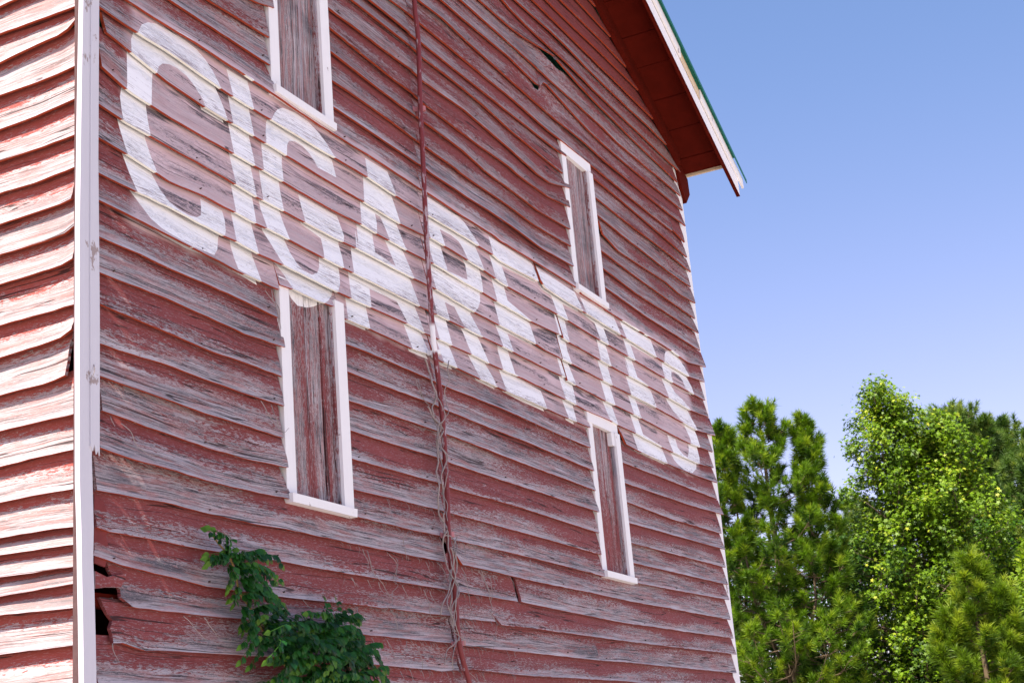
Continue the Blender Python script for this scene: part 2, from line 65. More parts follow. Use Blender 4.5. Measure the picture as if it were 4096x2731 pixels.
FRONDS=[[(0.662,2.58),(0.619,2.635),(0.558,2.66)],[(0.679,2.568),(0.723,2.59),(0.812,2.615),(0.895,2.631),(0.947,2.6)],[(0.693,2.557),(0.78,2.561),(0.883,2.545),(0.96,2.505)],[(0.727,2.513),(0.792,2.51),(0.866,2.508),(0.938,2.466)],[(0.739,2.479),(0.827,2.478),(0.9,2.458),(0.981,2.416)],[(0.644,2.573),(0.582,2.58),(0.527,2.57)],[(0.651,2.557),(0.642,2.522),(0.64,2.466)],[(0.616,2.558),(0.575,2.566),(0.539,2.537)],[(0.725,2.47),(0.688,2.458),(0.676,2.423)],[(0.75,2.403),(0.713,2.375),(0.717,2.312)],[(0.799,2.381),(0.86,2.407),(0.964,2.393)],[(0.738,2.445),(0.788,2.432),(0.815,2.408)],[(0.713,2.529),(0.742,2.54),(0.807,2.52)],[(0.723,2.586),(0.695,2.592),(0.663,2.593)],[(1.35,2.375),(1.325,2.411),(1.346,2.462)],[(1.361,2.37),(1.424,2.43),(1.446,2.419)],[(1.373,2.377),(1.48,2.403),(1.56,2.376)],[(1.303,2.348),(1.464,2.358),(1.567,2.326)],[(1.346,2.326),(1.484,2.321),(1.576,2.289)],[(1.411,2.293),(1.528,2.286),(1.631,2.241)],[(1.343,2.289),(1.477,2.253),(1.616,2.215)],[(1.257,2.333),(1.172,2.364),(1.055,2.356)],[(1.17,2.34),(1.259,2.357),(1.371,2.352)],[(1.407,2.243),(1.473,2.209),(1.443,2.135)],[(0.882,2.345),(0.824,2.364),(0.773,2.321)],[(0.861,2.332),(0.923,2.377),(0.965,2.397)],[(0.84,2.297),(0.799,2.272),(0.817,2.239)],[(0.656,2.582),(0.607,2.639),(0.54,2.666)],[(0.66,2.581),(0.614,2.638),(0.551,2.665)],[(0.669,2.566),(0.703,2.586),(0.78,2.608),(0.852,2.622),(0.892,2.589)],[(0.689,2.563),(0.743,2.58),(0.842,2.6),(0.936,2.61),(0.998,2.574)],[(0.699,2.559),(0.793,2.565),(0.903,2.55),(0.987,2.512)],[(0.694,2.557),(0.782,2.562),(0.885,2.547),(0.964,2.508)],[(0.719,2.515),(0.776,2.514),(0.842,2.514),(0.906,2.474)],[(0.72,2.505),(0.777,2.494),(0.843,2.483),(0.908,2.433)],[(0.747,2.474),(0.842,2.467),(0.924,2.442),(1.013,2.394)],[(0.747,2.482),(0.842,2.483),(0.923,2.465),(1.012,2.424)],[(0.64,2.569),(0.573,2.571),(0.514,2.557)],[(0.649,2.567),(0.592,2.568),(0.542,2.552)],[(0.66,2.561),(0.66,2.529),(0.666,2.477)],[(0.653,2.553),(0.647,2.514),(0.646,2.454)],[(0.616,2.559),(0.575,2.57),(0.54,2.542)],[(0.615,2.56),(0.574,2.572),(0.538,2.545)],[(0.734,2.464),(0.708,2.446),(0.706,2.405)],[(0.726,2.47),(0.691,2.458),(0.68,2.424)],[(0.759,2.401),(0.732,2.37),(0.745,2.304)],[(0.759,2.397),(0.73,2.363),(0.743,2.294)],[(0.8,2.38),(0.86,2.404),(0.965,2.389)],[(0.802,2.38),(0.864,2.404),(0.972,2.389)],[(0.73,2.444),(0.771,2.431),(0.791,2.406)],[(0.745,2.449),(0.803,2.44),(0.839,2.42)],[(0.702,2.524),(0.721,2.53),(0.773,2.506)],[(0.708,2.525),(0.732,2.534),(0.791,2.51)],[(0.722,2.585),(0.693,2.591),(0.661,2.591)],[(0.735,2.589),(0.718,2.597),(0.698,2.601)],[(1.348,2.377),(1.32,2.413),(1.339,2.466)],[(1.354,2.376),(1.332,2.412),(1.358,2.464)],[(1.356,2.364),(1.414,2.418),(1.432,2.401)],[(1.356,2.366),(1.413,2.423),(1.429,2.408)],[(1.385,2.381),(1.504,2.41),(1.598,2.388)],[(1.361,2.377),(1.454,2.403),(1.521,2.377)],[(1.31,2.344),(1.478,2.351),(1.59,2.315)],[(1.295,2.347),(1.448,2.356),(1.544,2.324)],[(1.337,2.324),(1.465,2.317),(1.546,2.281)],[(1.333,2.32),(1.456,2.31),(1.533,2.271)],[(1.422,2.285),(1.549,2.27),(1.665,2.216)],[(1.417,2.285),(1.54,2.27),(1.65,2.216)],[(1.329,2.289),(1.449,2.252),(1.573,2.214)],[(1.355,2.284),(1.503,2.242),(1.657,2.198)],[(1.254,2.325),(1.166,2.347),(1.046,2.332)],[(1.26,2.327),(1.178,2.351),(1.063,2.338)],[(1.165,2.341),(1.248,2.36),(1.354,2.356)],[(1.169,2.342),(1.256,2.362),(1.367,2.359)],[(1.403,2.235),(1.465,2.192),(1.43,2.109)],[(1.402,2.247),(1.464,2.217),(1.429,2.146)],[(0.871,2.346),(0.802,2.366),(0.741,2.324)],[(0.889,2.345),(0.837,2.364),(0.793,2.321)],[(0.856,2.335),(0.913,2.382),(0.95,2.404)],[(0.873,2.332),(0.947,2.376),(1.002,2.396)],[(0.833,2.299),(0.786,2.277),(0.796,2.247)],[(0.829,2.298),(0.778,2.274),(0.785,2.243)],[(1.335,2.357),(1.439,2.404),(1.541,2.399)],[(1.174,2.134),(1.311,2.144),(1.449,2.102)],[(0.921,2.245),(1.008,2.286),(1.094,2.279)],[(0.936,2.302),(0.858,2.319),(0.779,2.289)],[(1.43,2.152),(1.513,2.159),(1.593,2.113)],[(1.296,2.129),(1.411,2.115),(1.524,2.049)],[(1.297,2.168),(1.166,2.184),(1.036,2.151)],[(1.213,2.144),(1.266,2.123),(1.316,2.051)],[(1.448,2.139),(1.367,2.107),(1.284,2.026)],[(0.99,2.089),(1.065,2.071),(1.139,2.004)],[(1.244,2.234),(1.322,2.207),(1.396,2.128)],[(1.021,2.131),(0.955,2.132),(0.887,2.085)],[(1.198,2.269),(1.27,2.254),(1.338,2.188)],[(1.129,2.068),(1.206,2.099),(1.28,2.08)],[(1.535,2.239),(1.399,2.236),(1.263,2.183)],[(0.883,2.279),(0.816,2.253),(0.748,2.18)],[(0.869,2.328),(0.955,2.335),(1.039,2.293)],[(1.197,2.233),(1.284,2.219),(1.369,2.155)],[(0.916,2.102),(0.806,2.11),(0.698,2.071)],[(1.27,2.17),(1.183,2.161),(1.096,2.102)],[(1.113,2.086),(0.991,2.099),(0.871,2.065)],[(1.263,2.251),(1.388,2.291),(1.513,2.28)],[(0.789,2.325),(0.732,2.306),(0.673,2.241)],[(1.034,2.195),(1.144,2.212),(1.254,2.179)],[(1.053,2.076),(1.164,2.107),(1.274,2.088)],[(1.468,2.134),(1.575,2.101),(1.68,2.015)],[(1.234,2.231),(1.109,2.214),(0.986,2.149)],[(1.294,2.172),(1.199,2.147),(1.104,2.073)],[(0.964,2.077),(0.863,2.082),(0.763,2.04)],[(1.356,2.302),(1.457,2.331),(1.557,2.306)],[(1.064,2.255),(1.129,2.24),(1.191,2.173)],[(1.187,2.162),(1.1,2.151),(1.012,2.092)],[(1.281,2.352),(1.158,2.387),(1.035,2.372)],[(0.939,2.308),(0.862,2.264),(0.784,2.173)],[(0.844,2.298),(0.968,2.322),(1.094,2.298)],[(1.432,2.175),(1.57,2.17),(1.707,2.112)],[(0.994,2.345),(1.118,2.397),(1.244,2.4)],[(1.373,2.182),(1.289,2.135),(1.204,2.041)],[(1.205,2.162),(1.295,2.146),(1.383,2.079)],[(0.934,2.252),(1.037,2.237),(1.14,2.171)],[(1.051,2.247),(1.167,2.298),(1.284,2.3)],[(1.481,2.337),(1.375,2.326),(1.268,2.264)],[(1.034,2.105),(1.11,2.081),(1.183,2.006)],[(1.256,2.089),(1.143,2.103),(1.031,2.068)],[(1.287,2.317),(1.369,2.29),(1.448,2.21)],[(0.998,2.109),(0.915,2.069),(0.832,1.984)],[(1.3,2.164),(1.2,2.151),(1.099,2.09)],[(1.36,2.236),(1.473,2.236),(1.583,2.182)],[(1.416,2.094),(1.343,2.084),(1.267,2.023)],[(1.475,2.237),(1.603,2.293),(1.73,2.297)],[(1.016,2.091),(1.111,2.068),(1.205,1.995)],[(1.048,2.186),(0.966,2.219),(0.882,2.204)],[(1.39,2.11),(1.27,2.124),(1.15,2.088)],[(1.353,2.257),(1.281,2.278),(1.205,2.247)],[(1.406,2.27),(1.528,2.26),(1.65,2.195)],[(1.275,2.316),(1.351,2.324),(1.423,2.279)],[(0.951,2.081),(1.062,2.117),(1.174,2.104)],[(0.796,2.304),(0.73,2.266),(0.664,2.183)],[(1.008,2.234),(1.051,2.213),(1.09,2.141)],[(1.213,2.174),(1.161,2.154),(1.106,2.085)],[(0.872,2.31),(0.953,2.35),(1.032,2.342)],[(1.017,2.058),(0.94,2.08),(0.862,2.055)],[(1.305,2.114),(1.392,2.147),(1.476,2.129)],[(1.133,2.209),(1.044,2.204),(0.954,2.15)],[(1.478,2.149),(1.564,2.187),(1.646,2.172)],[(0.915,2.191),(1.02,2.222),(1.125,2.203)],[(1.023,2.151),(1.071,2.13),(1.116,2.06)],[(1.466,2.158),(1.533,2.128),(1.596,2.044)],[(0.972,2.146),(1.049,2.158),(1.126,2.121)],[(1.123,2.274),(1.204,2.284),(1.282,2.244)],[(1.423,2.156),(1.51,2.168),(1.594,2.127)],[(1.198,2.094),(1.332,2.095),(1.466,2.044)],[(1.246,2.196),(1.309,2.19),(1.368,2.132)],[(0.959,2.239),(1.068,2.26),(1.177,2.231)],[(1.008,2.161),(0.889,2.148),(0.771,2.089)],[(0.937,2.271),(1.034,2.272),(1.13,2.224)],[(1.53,2.209),(1.478,2.182),(1.422,2.105)],[(1.456,2.107),(1.329,2.146),(1.202,2.133)],[(1.252,2.215),(1.332,2.238),(1.41,2.208)],[(1.133,2.299),(1.02,2.27),(0.907,2.193)],[(0.962,2.245),(0.877,2.281),(0.792,2.269)],[(1.074,2.085),(0.955,2.1),(0.838,2.068)],[(1.172,2.253),(1.283,2.295),(1.394,2.287)],[(1.278,2.228),(1.393,2.226),(1.507,2.172)],[(1.103,2.348),(1.221,2.392),(1.338,2.386)],[(1.011,2.294),(1.083,2.296),(1.152,2.247)],[(1.199,2.254),(1.105,2.265),(1.01,2.228)],[(1.176,2.215),(1.291,2.242),(1.406,2.218)],[(1.133,2.174),(1.237,2.173),(1.34,2.121)],[(1.324,2.155),(1.385,2.126),(1.441,2.045)],[(0.978,2.279),(1.068,2.301),(1.157,2.272)],[(1.144,2.297),(1.261,2.314),(1.378,2.28)],[(0.989,2.108),(0.919,2.129),(0.848,2.103)],[(1.301,2.213),(1.214,2.232),(1.125,2.2)],[(1.061,2.309),(1.178,2.319),(1.294,2.278)],[(1.087,2.143),(1.212,2.137),(1.337,2.08)],[(1.011,2.159),(0.934,2.194),(0.856,2.181)],[(1.223,2.233),(1.159,2.2),(1.092,2.12)],[(1.056,2.319),(1.139,2.361),(1.22,2.352)],[(1.107,2.144),(1.208,2.119),(1.307,2.043)],[(1.305,2.098),(1.443,2.109),(1.581,2.068)],[(1.36,2.258),(1.473,2.238),(1.584,2.164)],[(1.258,2.085),(1.356,2.106),(1.453,2.075)],[(1.328,2.326),(1.226,2.347),(1.123,2.317)],[(1.022,2.246),(1.144,2.257),(1.267,2.218)],[(1.338,2.143),(1.463,2.147),(1.587,2.099)],[(0.835,2.257),(0.945,2.283),(1.055,2.26)],[(1.294,2.068),(1.194,2.039),(1.093,1.962)],[(1.013,2.217),(0.919,2.188),(0.825,2.112)],[(1.384,2.177),(1.506,2.204),(1.627,2.178)],[(1.304,2.346),(1.186,2.387),(1.068,2.377)],[(1.458,2.144),(1.333,2.172),(1.208,2.15)],[(1.231,2.308),(1.306,2.344),(1.378,2.328)],[(1.364,2.187),(1.497,2.218),(1.63,2.197)],[(1.272,2.345),(1.198,2.377),(1.122,2.358)],[(1.141,2.277),(1.041,2.265),(0.94,2.204)],[(0.936,2.35),(0.873,2.324),(0.809,2.25)],[(1.532,2.285),(1.632,2.314),(1.729,2.291)],[(1.495,2.192),(1.397,2.151),(1.298,2.061)],[(1.465,2.168),(1.335,2.168),(1.204,2.117)]]
VINE_STEMS=[[(0.584,2.666),(0.646,2.632),(0.689,2.577),(0.739,2.508),(0.773,2.45),(0.813,2.393),(0.87,2.354),(0.927,2.305),(0.955,2.271),(1.013,2.216),(1.092,2.173),(1.105,2.132),(1.075,2.079),(1.051,2.021)],[(1.107,2.156),(1.022,2.205),(0.976,2.204)],[(1.092,2.173),(1.192,2.236),(1.285,2.301),(1.381,2.38),(1.357,2.428)],[(1.102,2.156),(1.255,2.203),(1.438,2.247),(1.556,2.252)],[(0.861,2.346),(0.958,2.318),(1.092,2.314),(1.285,2.301),(1.443,2.297),(1.56,2.29)]]
STRANDS=[[(2.374,3.76),(2.427,3.731),(2.433,3.644),(2.454,3.589),(2.434,3.526),(2.449,3.471),(2.437,3.399),(2.411,3.113),(2.43,3.003),(2.457,2.951),(2.454,2.895),(2.436,2.848),(2.463,2.757),(2.479,2.676),(2.452,2.608),(2.395,2.528),(2.377,2.478)],[(2.363,3.512),(2.414,3.464),(2.453,3.414),(2.422,3.356),(2.424,3.362),(2.451,3.309),(2.474,3.267),(2.444,3.182),(2.453,3.081),(2.427,2.982),(2.413,2.967),(2.446,2.877),(2.514,2.868),(2.517,2.813),(2.495,2.744),(2.526,2.68),(2.504,2.612),(2.46,2.511),(2.465,2.43),(2.509,2.379),(2.459,2.35),(2.406,2.299),(2.417,2.221)],[(2.592,3.798),(2.537,3.743),(2.547,3.692),(2.521,3.632),(2.528,3.563),(2.502,3.505),(2.447,3.447),(2.449,3.378),(2.414,3.291)],[(2.427,3.467),(2.468,3.428),(2.455,3.379),(2.465,3.323),(2.482,3.245),(2.454,3.166),(2.464,3.077)],[(2.526,2.869),(2.508,2.789),(2.537,2.714),(2.505,2.656),(2.519,2.592),(2.464,2.533),(2.441,2.456),(2.453,2.387),(2.436,2.348),(2.373,2.298),(2.353,2.239)],[(2.43,2.809),(2.472,2.741),(2.45,2.673),(2.5,2.623),(2.443,2.547),(2.454,2.467),(2.421,2.401),(2.484,2.362),(2.513,2.331)],[(2.527,2.725),(2.485,2.676),(2.493,2.611),(2.463,2.565),(2.472,2.512),(2.505,2.427),(2.535,2.397),(2.507,2.363)],[(2.472,2.897),(2.472,2.819),(2.453,2.728),(2.482,2.654),(2.44,2.563),(2.415,2.507),(2.447,2.424)],[(2.418,3.57),(2.435,3.527),(2.449,3.459),(2.419,3.407),(2.442,3.325),(2.454,3.252),(2.439,3.181),(2.438,3.096),(2.437,3.011),(2.42,2.931)]]
LOOSE=[[(2.328,3.659),(2.344,3.609),(2.385,3.571),(2.444,3.542)],[(2.357,3.665),(2.36,3.601),(2.406,3.564),(2.444,3.542),(2.541,3.609)],[(2.443,3.536),(2.48,3.508),(2.523,3.481)],[(2.002,3.471),(2.089,3.491),(2.175,3.5),(2.267,3.53),(2.346,3.537)],[(1.049,3.777),(1.129,3.718),(1.153,3.656),(1.145,3.622)],[(1.092,3.789),(1.109,3.713),(1.141,3.676),(1.123,3.626)],[(0.986,3.27),(1.024,3.221),(1.095,3.189),(1.133,3.16)],[(1.063,3.269),(1.078,3.215),(1.113,3.184),(1.133,3.16),(1.187,3.192)],[(2.155,2.86),(2.103,2.821),(2.121,2.802),(2.107,2.774),(2.126,2.755),(2.127,2.72)],[(1.733,2.728),(1.757,2.68),(1.773,2.646)],[(1.776,2.728),(1.781,2.678),(1.828,2.621),(1.892,2.581),(1.947,2.54),(1.953,2.505),(1.899,2.465),(1.869,2.468)],[(1.969,2.73),(2.015,2.691),(2.016,2.66)],[(2.029,2.723),(2.029,2.682),(1.996,2.616),(2.013,2.592),(1.978,2.553),(1.952,2.5)],[(2.032,2.661),(1.993,2.59)],[(1.859,2.594),(1.897,2.536)],[(2.07,2.597),(2.109,2.538)],[(2.276,2.593),(2.301,2.537),(2.325,2.474),(2.388,2.449)],[(2.331,2.592),(2.348,2.562),(2.384,2.537)],[(1.95,2.479),(1.974,2.43),(2.009,2.387)],[(2.159,2.473),(2.181,2.438),(2.214,2.407)],[(1.66,2.468),(1.659,2.404)],[(1.769,2.34),(1.785,2.309)],[(1.909,2.338),(1.937,2.287),(1.967,2.244)],[(2.08,2.34),(2.063,2.288)],[(2.167,2.334),(2.188,2.289),(2.216,2.223)],[(2.089,2.213),(2.104,2.163)],[(2.012,2.205),(2.017,2.161)],[(2.193,2.212),(2.21,2.177)],[(1.631,2.593),(1.65,2.556)],[(1.762,2.595),(1.782,2.557)],[(2.316,2.731),(2.336,2.674)],[(2.462,2.729),(2.489,2.682),(2.479,2.654),(2.502,2.618)],[(2.687,2.74),(2.713,2.68),(2.732,2.609),(2.751,2.537),(2.71,2.473)],[(2.871,2.741),(2.944,2.655),(2.986,2.525),(3.015,2.475),(2.996,2.4),(2.945,2.329)],[(2.984,2.734),(2.987,2.682),(3.005,2.637),(2.987,2.606)],[(3.028,2.732),(3.026,2.679),(3.005,2.637)],[(3.062,2.735),(3.068,2.697)],[(2.68,2.471),(2.757,2.426)],[(2.637,2.462),(2.665,2.415)],[(3.504,2.863),(3.498,2.8),(3.481,2.749)],[(3.201,2.341),(3.203,2.318)],[(2.688,2.219),(2.776,2.172)],[(2.82,2.218),(2.85,2.175)],[(2.753,2.216),(2.754,2.183)],[(2.898,2.745),(2.961,2.635),(2.989,2.588)],[(2.256,3.857),(2.166,3.826)],[(-0.033,3.207),(-0.039,3.181),(-0.041,3.147)],[(0.12,3.015),(0.156,2.98),(0.199,2.945),(0.254,2.917),(0.337,2.933)],[(0.055,3.027),(0.063,2.988)],[(4.304,2.736),(4.394,2.656)],[(0.452,2.345),(0.497,2.31),(0.581,2.262)],[(0.56,2.346),(0.622,2.3),(0.67,2.273),(0.78,2.266)],[(0.068,2.223),(0.079,2.159)],[(3.985,3.698),(3.976,3.655)],[(4.258,3.702),(4.238,3.652)],[(3.757,3.693),(3.743,3.664)],[(3.623,3.702),(3.617,3.674)],[(1.243,2.464),(1.264,2.44),(1.308,2.439)],[(1.661,2.467),(1.656,2.408)],[(1.625,2.594),(1.657,2.551)]]

# ---------------------------------------------------------------- helpers
def tag(o, label=None, cat=None, group=None, kind=None):
    if label: o['label'] = label
    if cat: o['category'] = cat
    if group: o['group'] = group
    if kind: o['kind'] = kind
    return o

def empty(name, loc=(0, 0, 0), parent=None):
    o = bpy.data.objects.new(name, None); COL.objects.link(o); o.location = loc; o.empty_display_size = 0.2
    if parent: o.parent = parent
    return o

class MB:
    """collects faces with uvs, materials and a paint value, and links them as one mesh object"""
    def __init__(s): s.v = []; s.f = []; s.uv = []; s.mi = []; s.pa = []
    def face(s, pts, uvs=None, mi=0, paint=0.0):
        b = len(s.v); s.v += [tuple(p) for p in pts]; s.f.append(tuple(range(b, b + len(pts))))
        s.uv += list(uvs) if uvs else [(p[0] + p[1], p[2]) for p in pts]; s.mi.append(mi); s.pa.append(paint)
    def box(s, x0, x1, y0, y1, z0, z1, mi=0, along='x'):
        c = [(x, y, z) for z in (z0, z1) for y in (y0, y1) for x in (x0, x1)]
        o = random.random() * 30
        for q in ((0, 1, 5, 4), (3, 2, 6, 7), (2, 0, 4, 6), (1, 3, 7, 5), (4, 5, 7, 6), (2, 3, 1, 0)):
            P = [c[i] for i in q]
            if along == 'x': U = [(p[0] + o, (p[2] - z0 + p[1] - y0) * 7) for p in P]
            elif along == 'y': U = [(p[1] + o, (p[0] - x0 + p[2] - z0) * 7) for p in P]
            else: U = [(p[2] + o, (p[0] - x0 + p[1] - y0) * 7) for p in P]
            s.face(P, U, mi)
    def prism(s, poly, y0, y1, mi=0):
        """poly in (x,z), extruded from y0 to y1"""
        o = random.random() * 30
        s.face([(x, y0, z) for x, z in poly], [(x + o, z * 4) for x, z in poly], mi)
        s.face([(x, y1, z) for x, z in poly[::-1]], [(x + o, z * 4) for x, z in poly[::-1]], mi)
        for i in range(len(poly)):
            a, b = poly[i], poly[(i + 1) % len(poly)]
            s.face([(a[0], y0, a[1]), (a[0], y1, a[1]), (b[0], y1, b[1]), (b[0], y0, b[1])], [(a[0] + o, 0), (a[0] + o, .2), (b[0] + o, .2), (b[0] + o, 0)], mi)
    def build(s, name, mats, parent=None):
        me = bpy.data.meshes.new(name); me.from_pydata(s.v, [], s.f)
        ul = me.uv_layers.new(name='UVMap'); ul.data.foreach_set('uv', np.array(s.uv, 'f').ravel())
        for m in (mats if isinstance(mats, (list, tuple)) else [mats]): me.materials.append(m)
        me.polygons.foreach_set('material_index', s.mi)
        if any(s.pa):
            a = me.attributes.new('paint', 'FLOAT', 'FACE'); a.data.foreach_set('value', s.pa)
        me.update()
        o = bpy.data.objects.new(name, me); COL.objects.link(o)
        if parent: o.parent = parent
        return o

def tube_arrays(pts, rads, n=6):
    P = np.array(pts, float); m = len(P)
    T = np.gradient(P, axis=0); T /= np.linalg.norm(T, axis=1)[:, None] + 1e-9
    ref = np.array([0.31, 0.17, 0.93]); A = np.cross(T, ref); A /= np.linalg.norm(A, axis=1)[:, None] + 1e-9
    B = np.cross(T, A); ang = np.arange(n) * 2 * math.pi / n
    R = np.asarray(rads, float).reshape(-1, 1, 1) * np.ones((m, 1, 1))
    V = P[:, None] + R * (A[:, None] * np.cos(ang)[None, :, None] + B[:, None] * np.sin(ang)[None, :, None])
    V = V.reshape(-1, 3); Fq = []
    for i in range(m - 1):
        for j in range(n):
            k = (j + 1) % n; Fq.append((i*n + j, i*n + k, (i + 1)*n + k, (i + 1)*n + j))
    Fq.append(tuple(range(n))[::-1]); Fq.append(tuple((m - 1)*n + j for j in range(n)))
    return V, Fq
def tubes(name, lines, mat, parent=None, n=6, smooth=True):
    vs = []; fs = []; b = 0
    for pts, rads in lines:
        V, Fq = tube_arrays(pts, rads, n); vs.append(V); fs += [tuple(i + b for i in f) for f in Fq]; b += len(V)
    me = bpy.data.meshes.new(name); me.from_pydata(np.concatenate(vs).tolist(), [], fs)
    if smooth: me.polygons.foreach_set('use_smooth', [True]*len(me.polygons))
    me.materials.append(mat); me.update()
    o = bpy.data.objects.new(name, me); COL.objects.link(o)
    if parent: o.parent = parent
    return o
def smooth_line(pts, k=6):
    P = [Vector(p) for p in pts]; out = []
    for i in range(len(P) - 1):
        a = P[max(i - 1, 0)]; b = P[i]; c = P[i + 1]; d = P[min(i + 2, len(P) - 1)]
        for j in range(k):
            t = j / k
            out.append(0.5*((2*b) + (c - a)*t + (2*a - 5*b + 4*c - d)*t*t + (3*b - a - 3*c + d)*t**3))
    out.append(P[-1]); return out
def raw_mesh(name, V, per, mats, tint=None, parent=None):
    """V: (n*per,3) numpy, polygons of `per` vertices each"""
    n = len(V) // per; me = bpy.data.meshes.new(name)
    me.vertices.add(n*per); me.vertices.foreach_set('co', np.ascontiguousarray(V, 'f').ravel())
    me.loops.add(n*per); me.loops.foreach_set('vertex_index', np.arange(n*per, dtype='i'))
    me.polygons.add(n); me.polygons.foreach_set('loop_start', np.arange(0, n*per, per, dtype='i'))
    me.polygons.foreach_set('loop_total', np.full(n, per, 'i'))
    me.materials.append(mats); me.update(calc_edges=True)
    if tint is not None:
        a = me.attributes.new('tint', 'FLOAT', 'FACE'); a.data.foreach_set('value', np.asarray(tint, 'f'))
    o = bpy.data.objects.new(name, me); COL.objects.link(o)
    if parent: o.parent = parent
    return o

# ---------------------------------------------------------------- materials
class NT:
    def __init__(s, name):
        s.m = bpy.data.materials.new(name); s.m.use_nodes = True; s.t = s.m.node_tree; s.t.nodes.clear()
        s.out = s.t.nodes.new('ShaderNodeOutputMaterial'); s.b = s.t.nodes.new('ShaderNodeBsdfPrincipled'); s.b.name = 'Principled BSDF'
        s.t.links.new(s.b.outputs[0], s.out.inputs[0]); s.b.inputs['Roughness'].default_value = .8
        s.b.inputs['Specular IOR Level'].default_value = .25
    def put(s, sock, v):
        if isinstance(v, bpy.types.NodeSocket): s.t.links.new(v, sock)
        elif v is not None:
            if isinstance(v, (tuple, list)) and len(v) == 3 and sock.type == 'RGBA': v = (*v, 1)
            sock.default_value = v
    def math(s, op, a, b=None, c=None, clamp=False):
        n = s.t.nodes.new('ShaderNodeMath'); n.operation = op; n.use_clamp = clamp
        s.put(n.inputs[0], a); s.put(n.inputs[1], b); s.put(n.inputs[2], c); return n.outputs[0]
    def mix(s, f, a, b, mode='MIX'):
        n = s.t.nodes.new('ShaderNodeMix'); n.data_type = 'RGBA'; n.blend_type = mode
        s.put(n.inputs[0], f); s.put(n.inputs[6], a); s.put(n.inputs[7], b); return n.outputs[2]
    def step(s, v, a, b):
        n = s.t.nodes.new('ShaderNodeMapRange'); n.interpolation_type = 'SMOOTHSTEP'
        s.put(n.inputs[0], v); s.put(n.inputs[1], a); s.put(n.inputs[2], b); return n.outputs[0]
    def noise(s, vec, sc=(1, 1, 1), scale=1, detail=4, rough=.55, dist=0):
        m = s.t.nodes.new('ShaderNodeVectorMath'); m.operation = 'MULTIPLY'; s.put(m.inputs[0], vec); m.inputs[1].default_value = sc
        n = s.t.nodes.new('ShaderNodeTexNoise'); n.inputs['Scale'].default_value = scale; n.inputs['Detail'].default_value = detail
        n.inputs['Roughness'].default_value = rough; n.inputs['Distortion'].default_value = dist
        s.t.links.new(m.outputs[0], n.inputs['Vector']); return n.outputs[0]
    def attr(s, name):
        n = s.t.nodes.new('ShaderNodeAttribute'); n.attribute_name = name; return n.outputs['Fac']
    def bump(s, h, dist=.002, st=1.0):
        n = s.t.nodes.new('ShaderNodeBump'); n.inputs['Strength'].default_value = st; n.inputs['Distance'].default_value = dist
        s.t.links.new(h, n.inputs['Height']); s.t.links.new(n.outputs[0], s.b.inputs['Normal'])
    def sep(s, vec):
        n = s.t.nodes.new('ShaderNodeSeparateXYZ'); s.t.links.new(vec, n.inputs[0]); return n.outputs
    def comb(s, x, y, z=0.0):
        n = s.t.nodes.new('ShaderNodeCombineXYZ'); s.put(n.inputs[0], x); s.put(n.inputs[1], y); s.put(n.inputs[2], z); return n.outputs[0]
    def col(s, c): s.put(s.b.inputs['Base Color'], c)

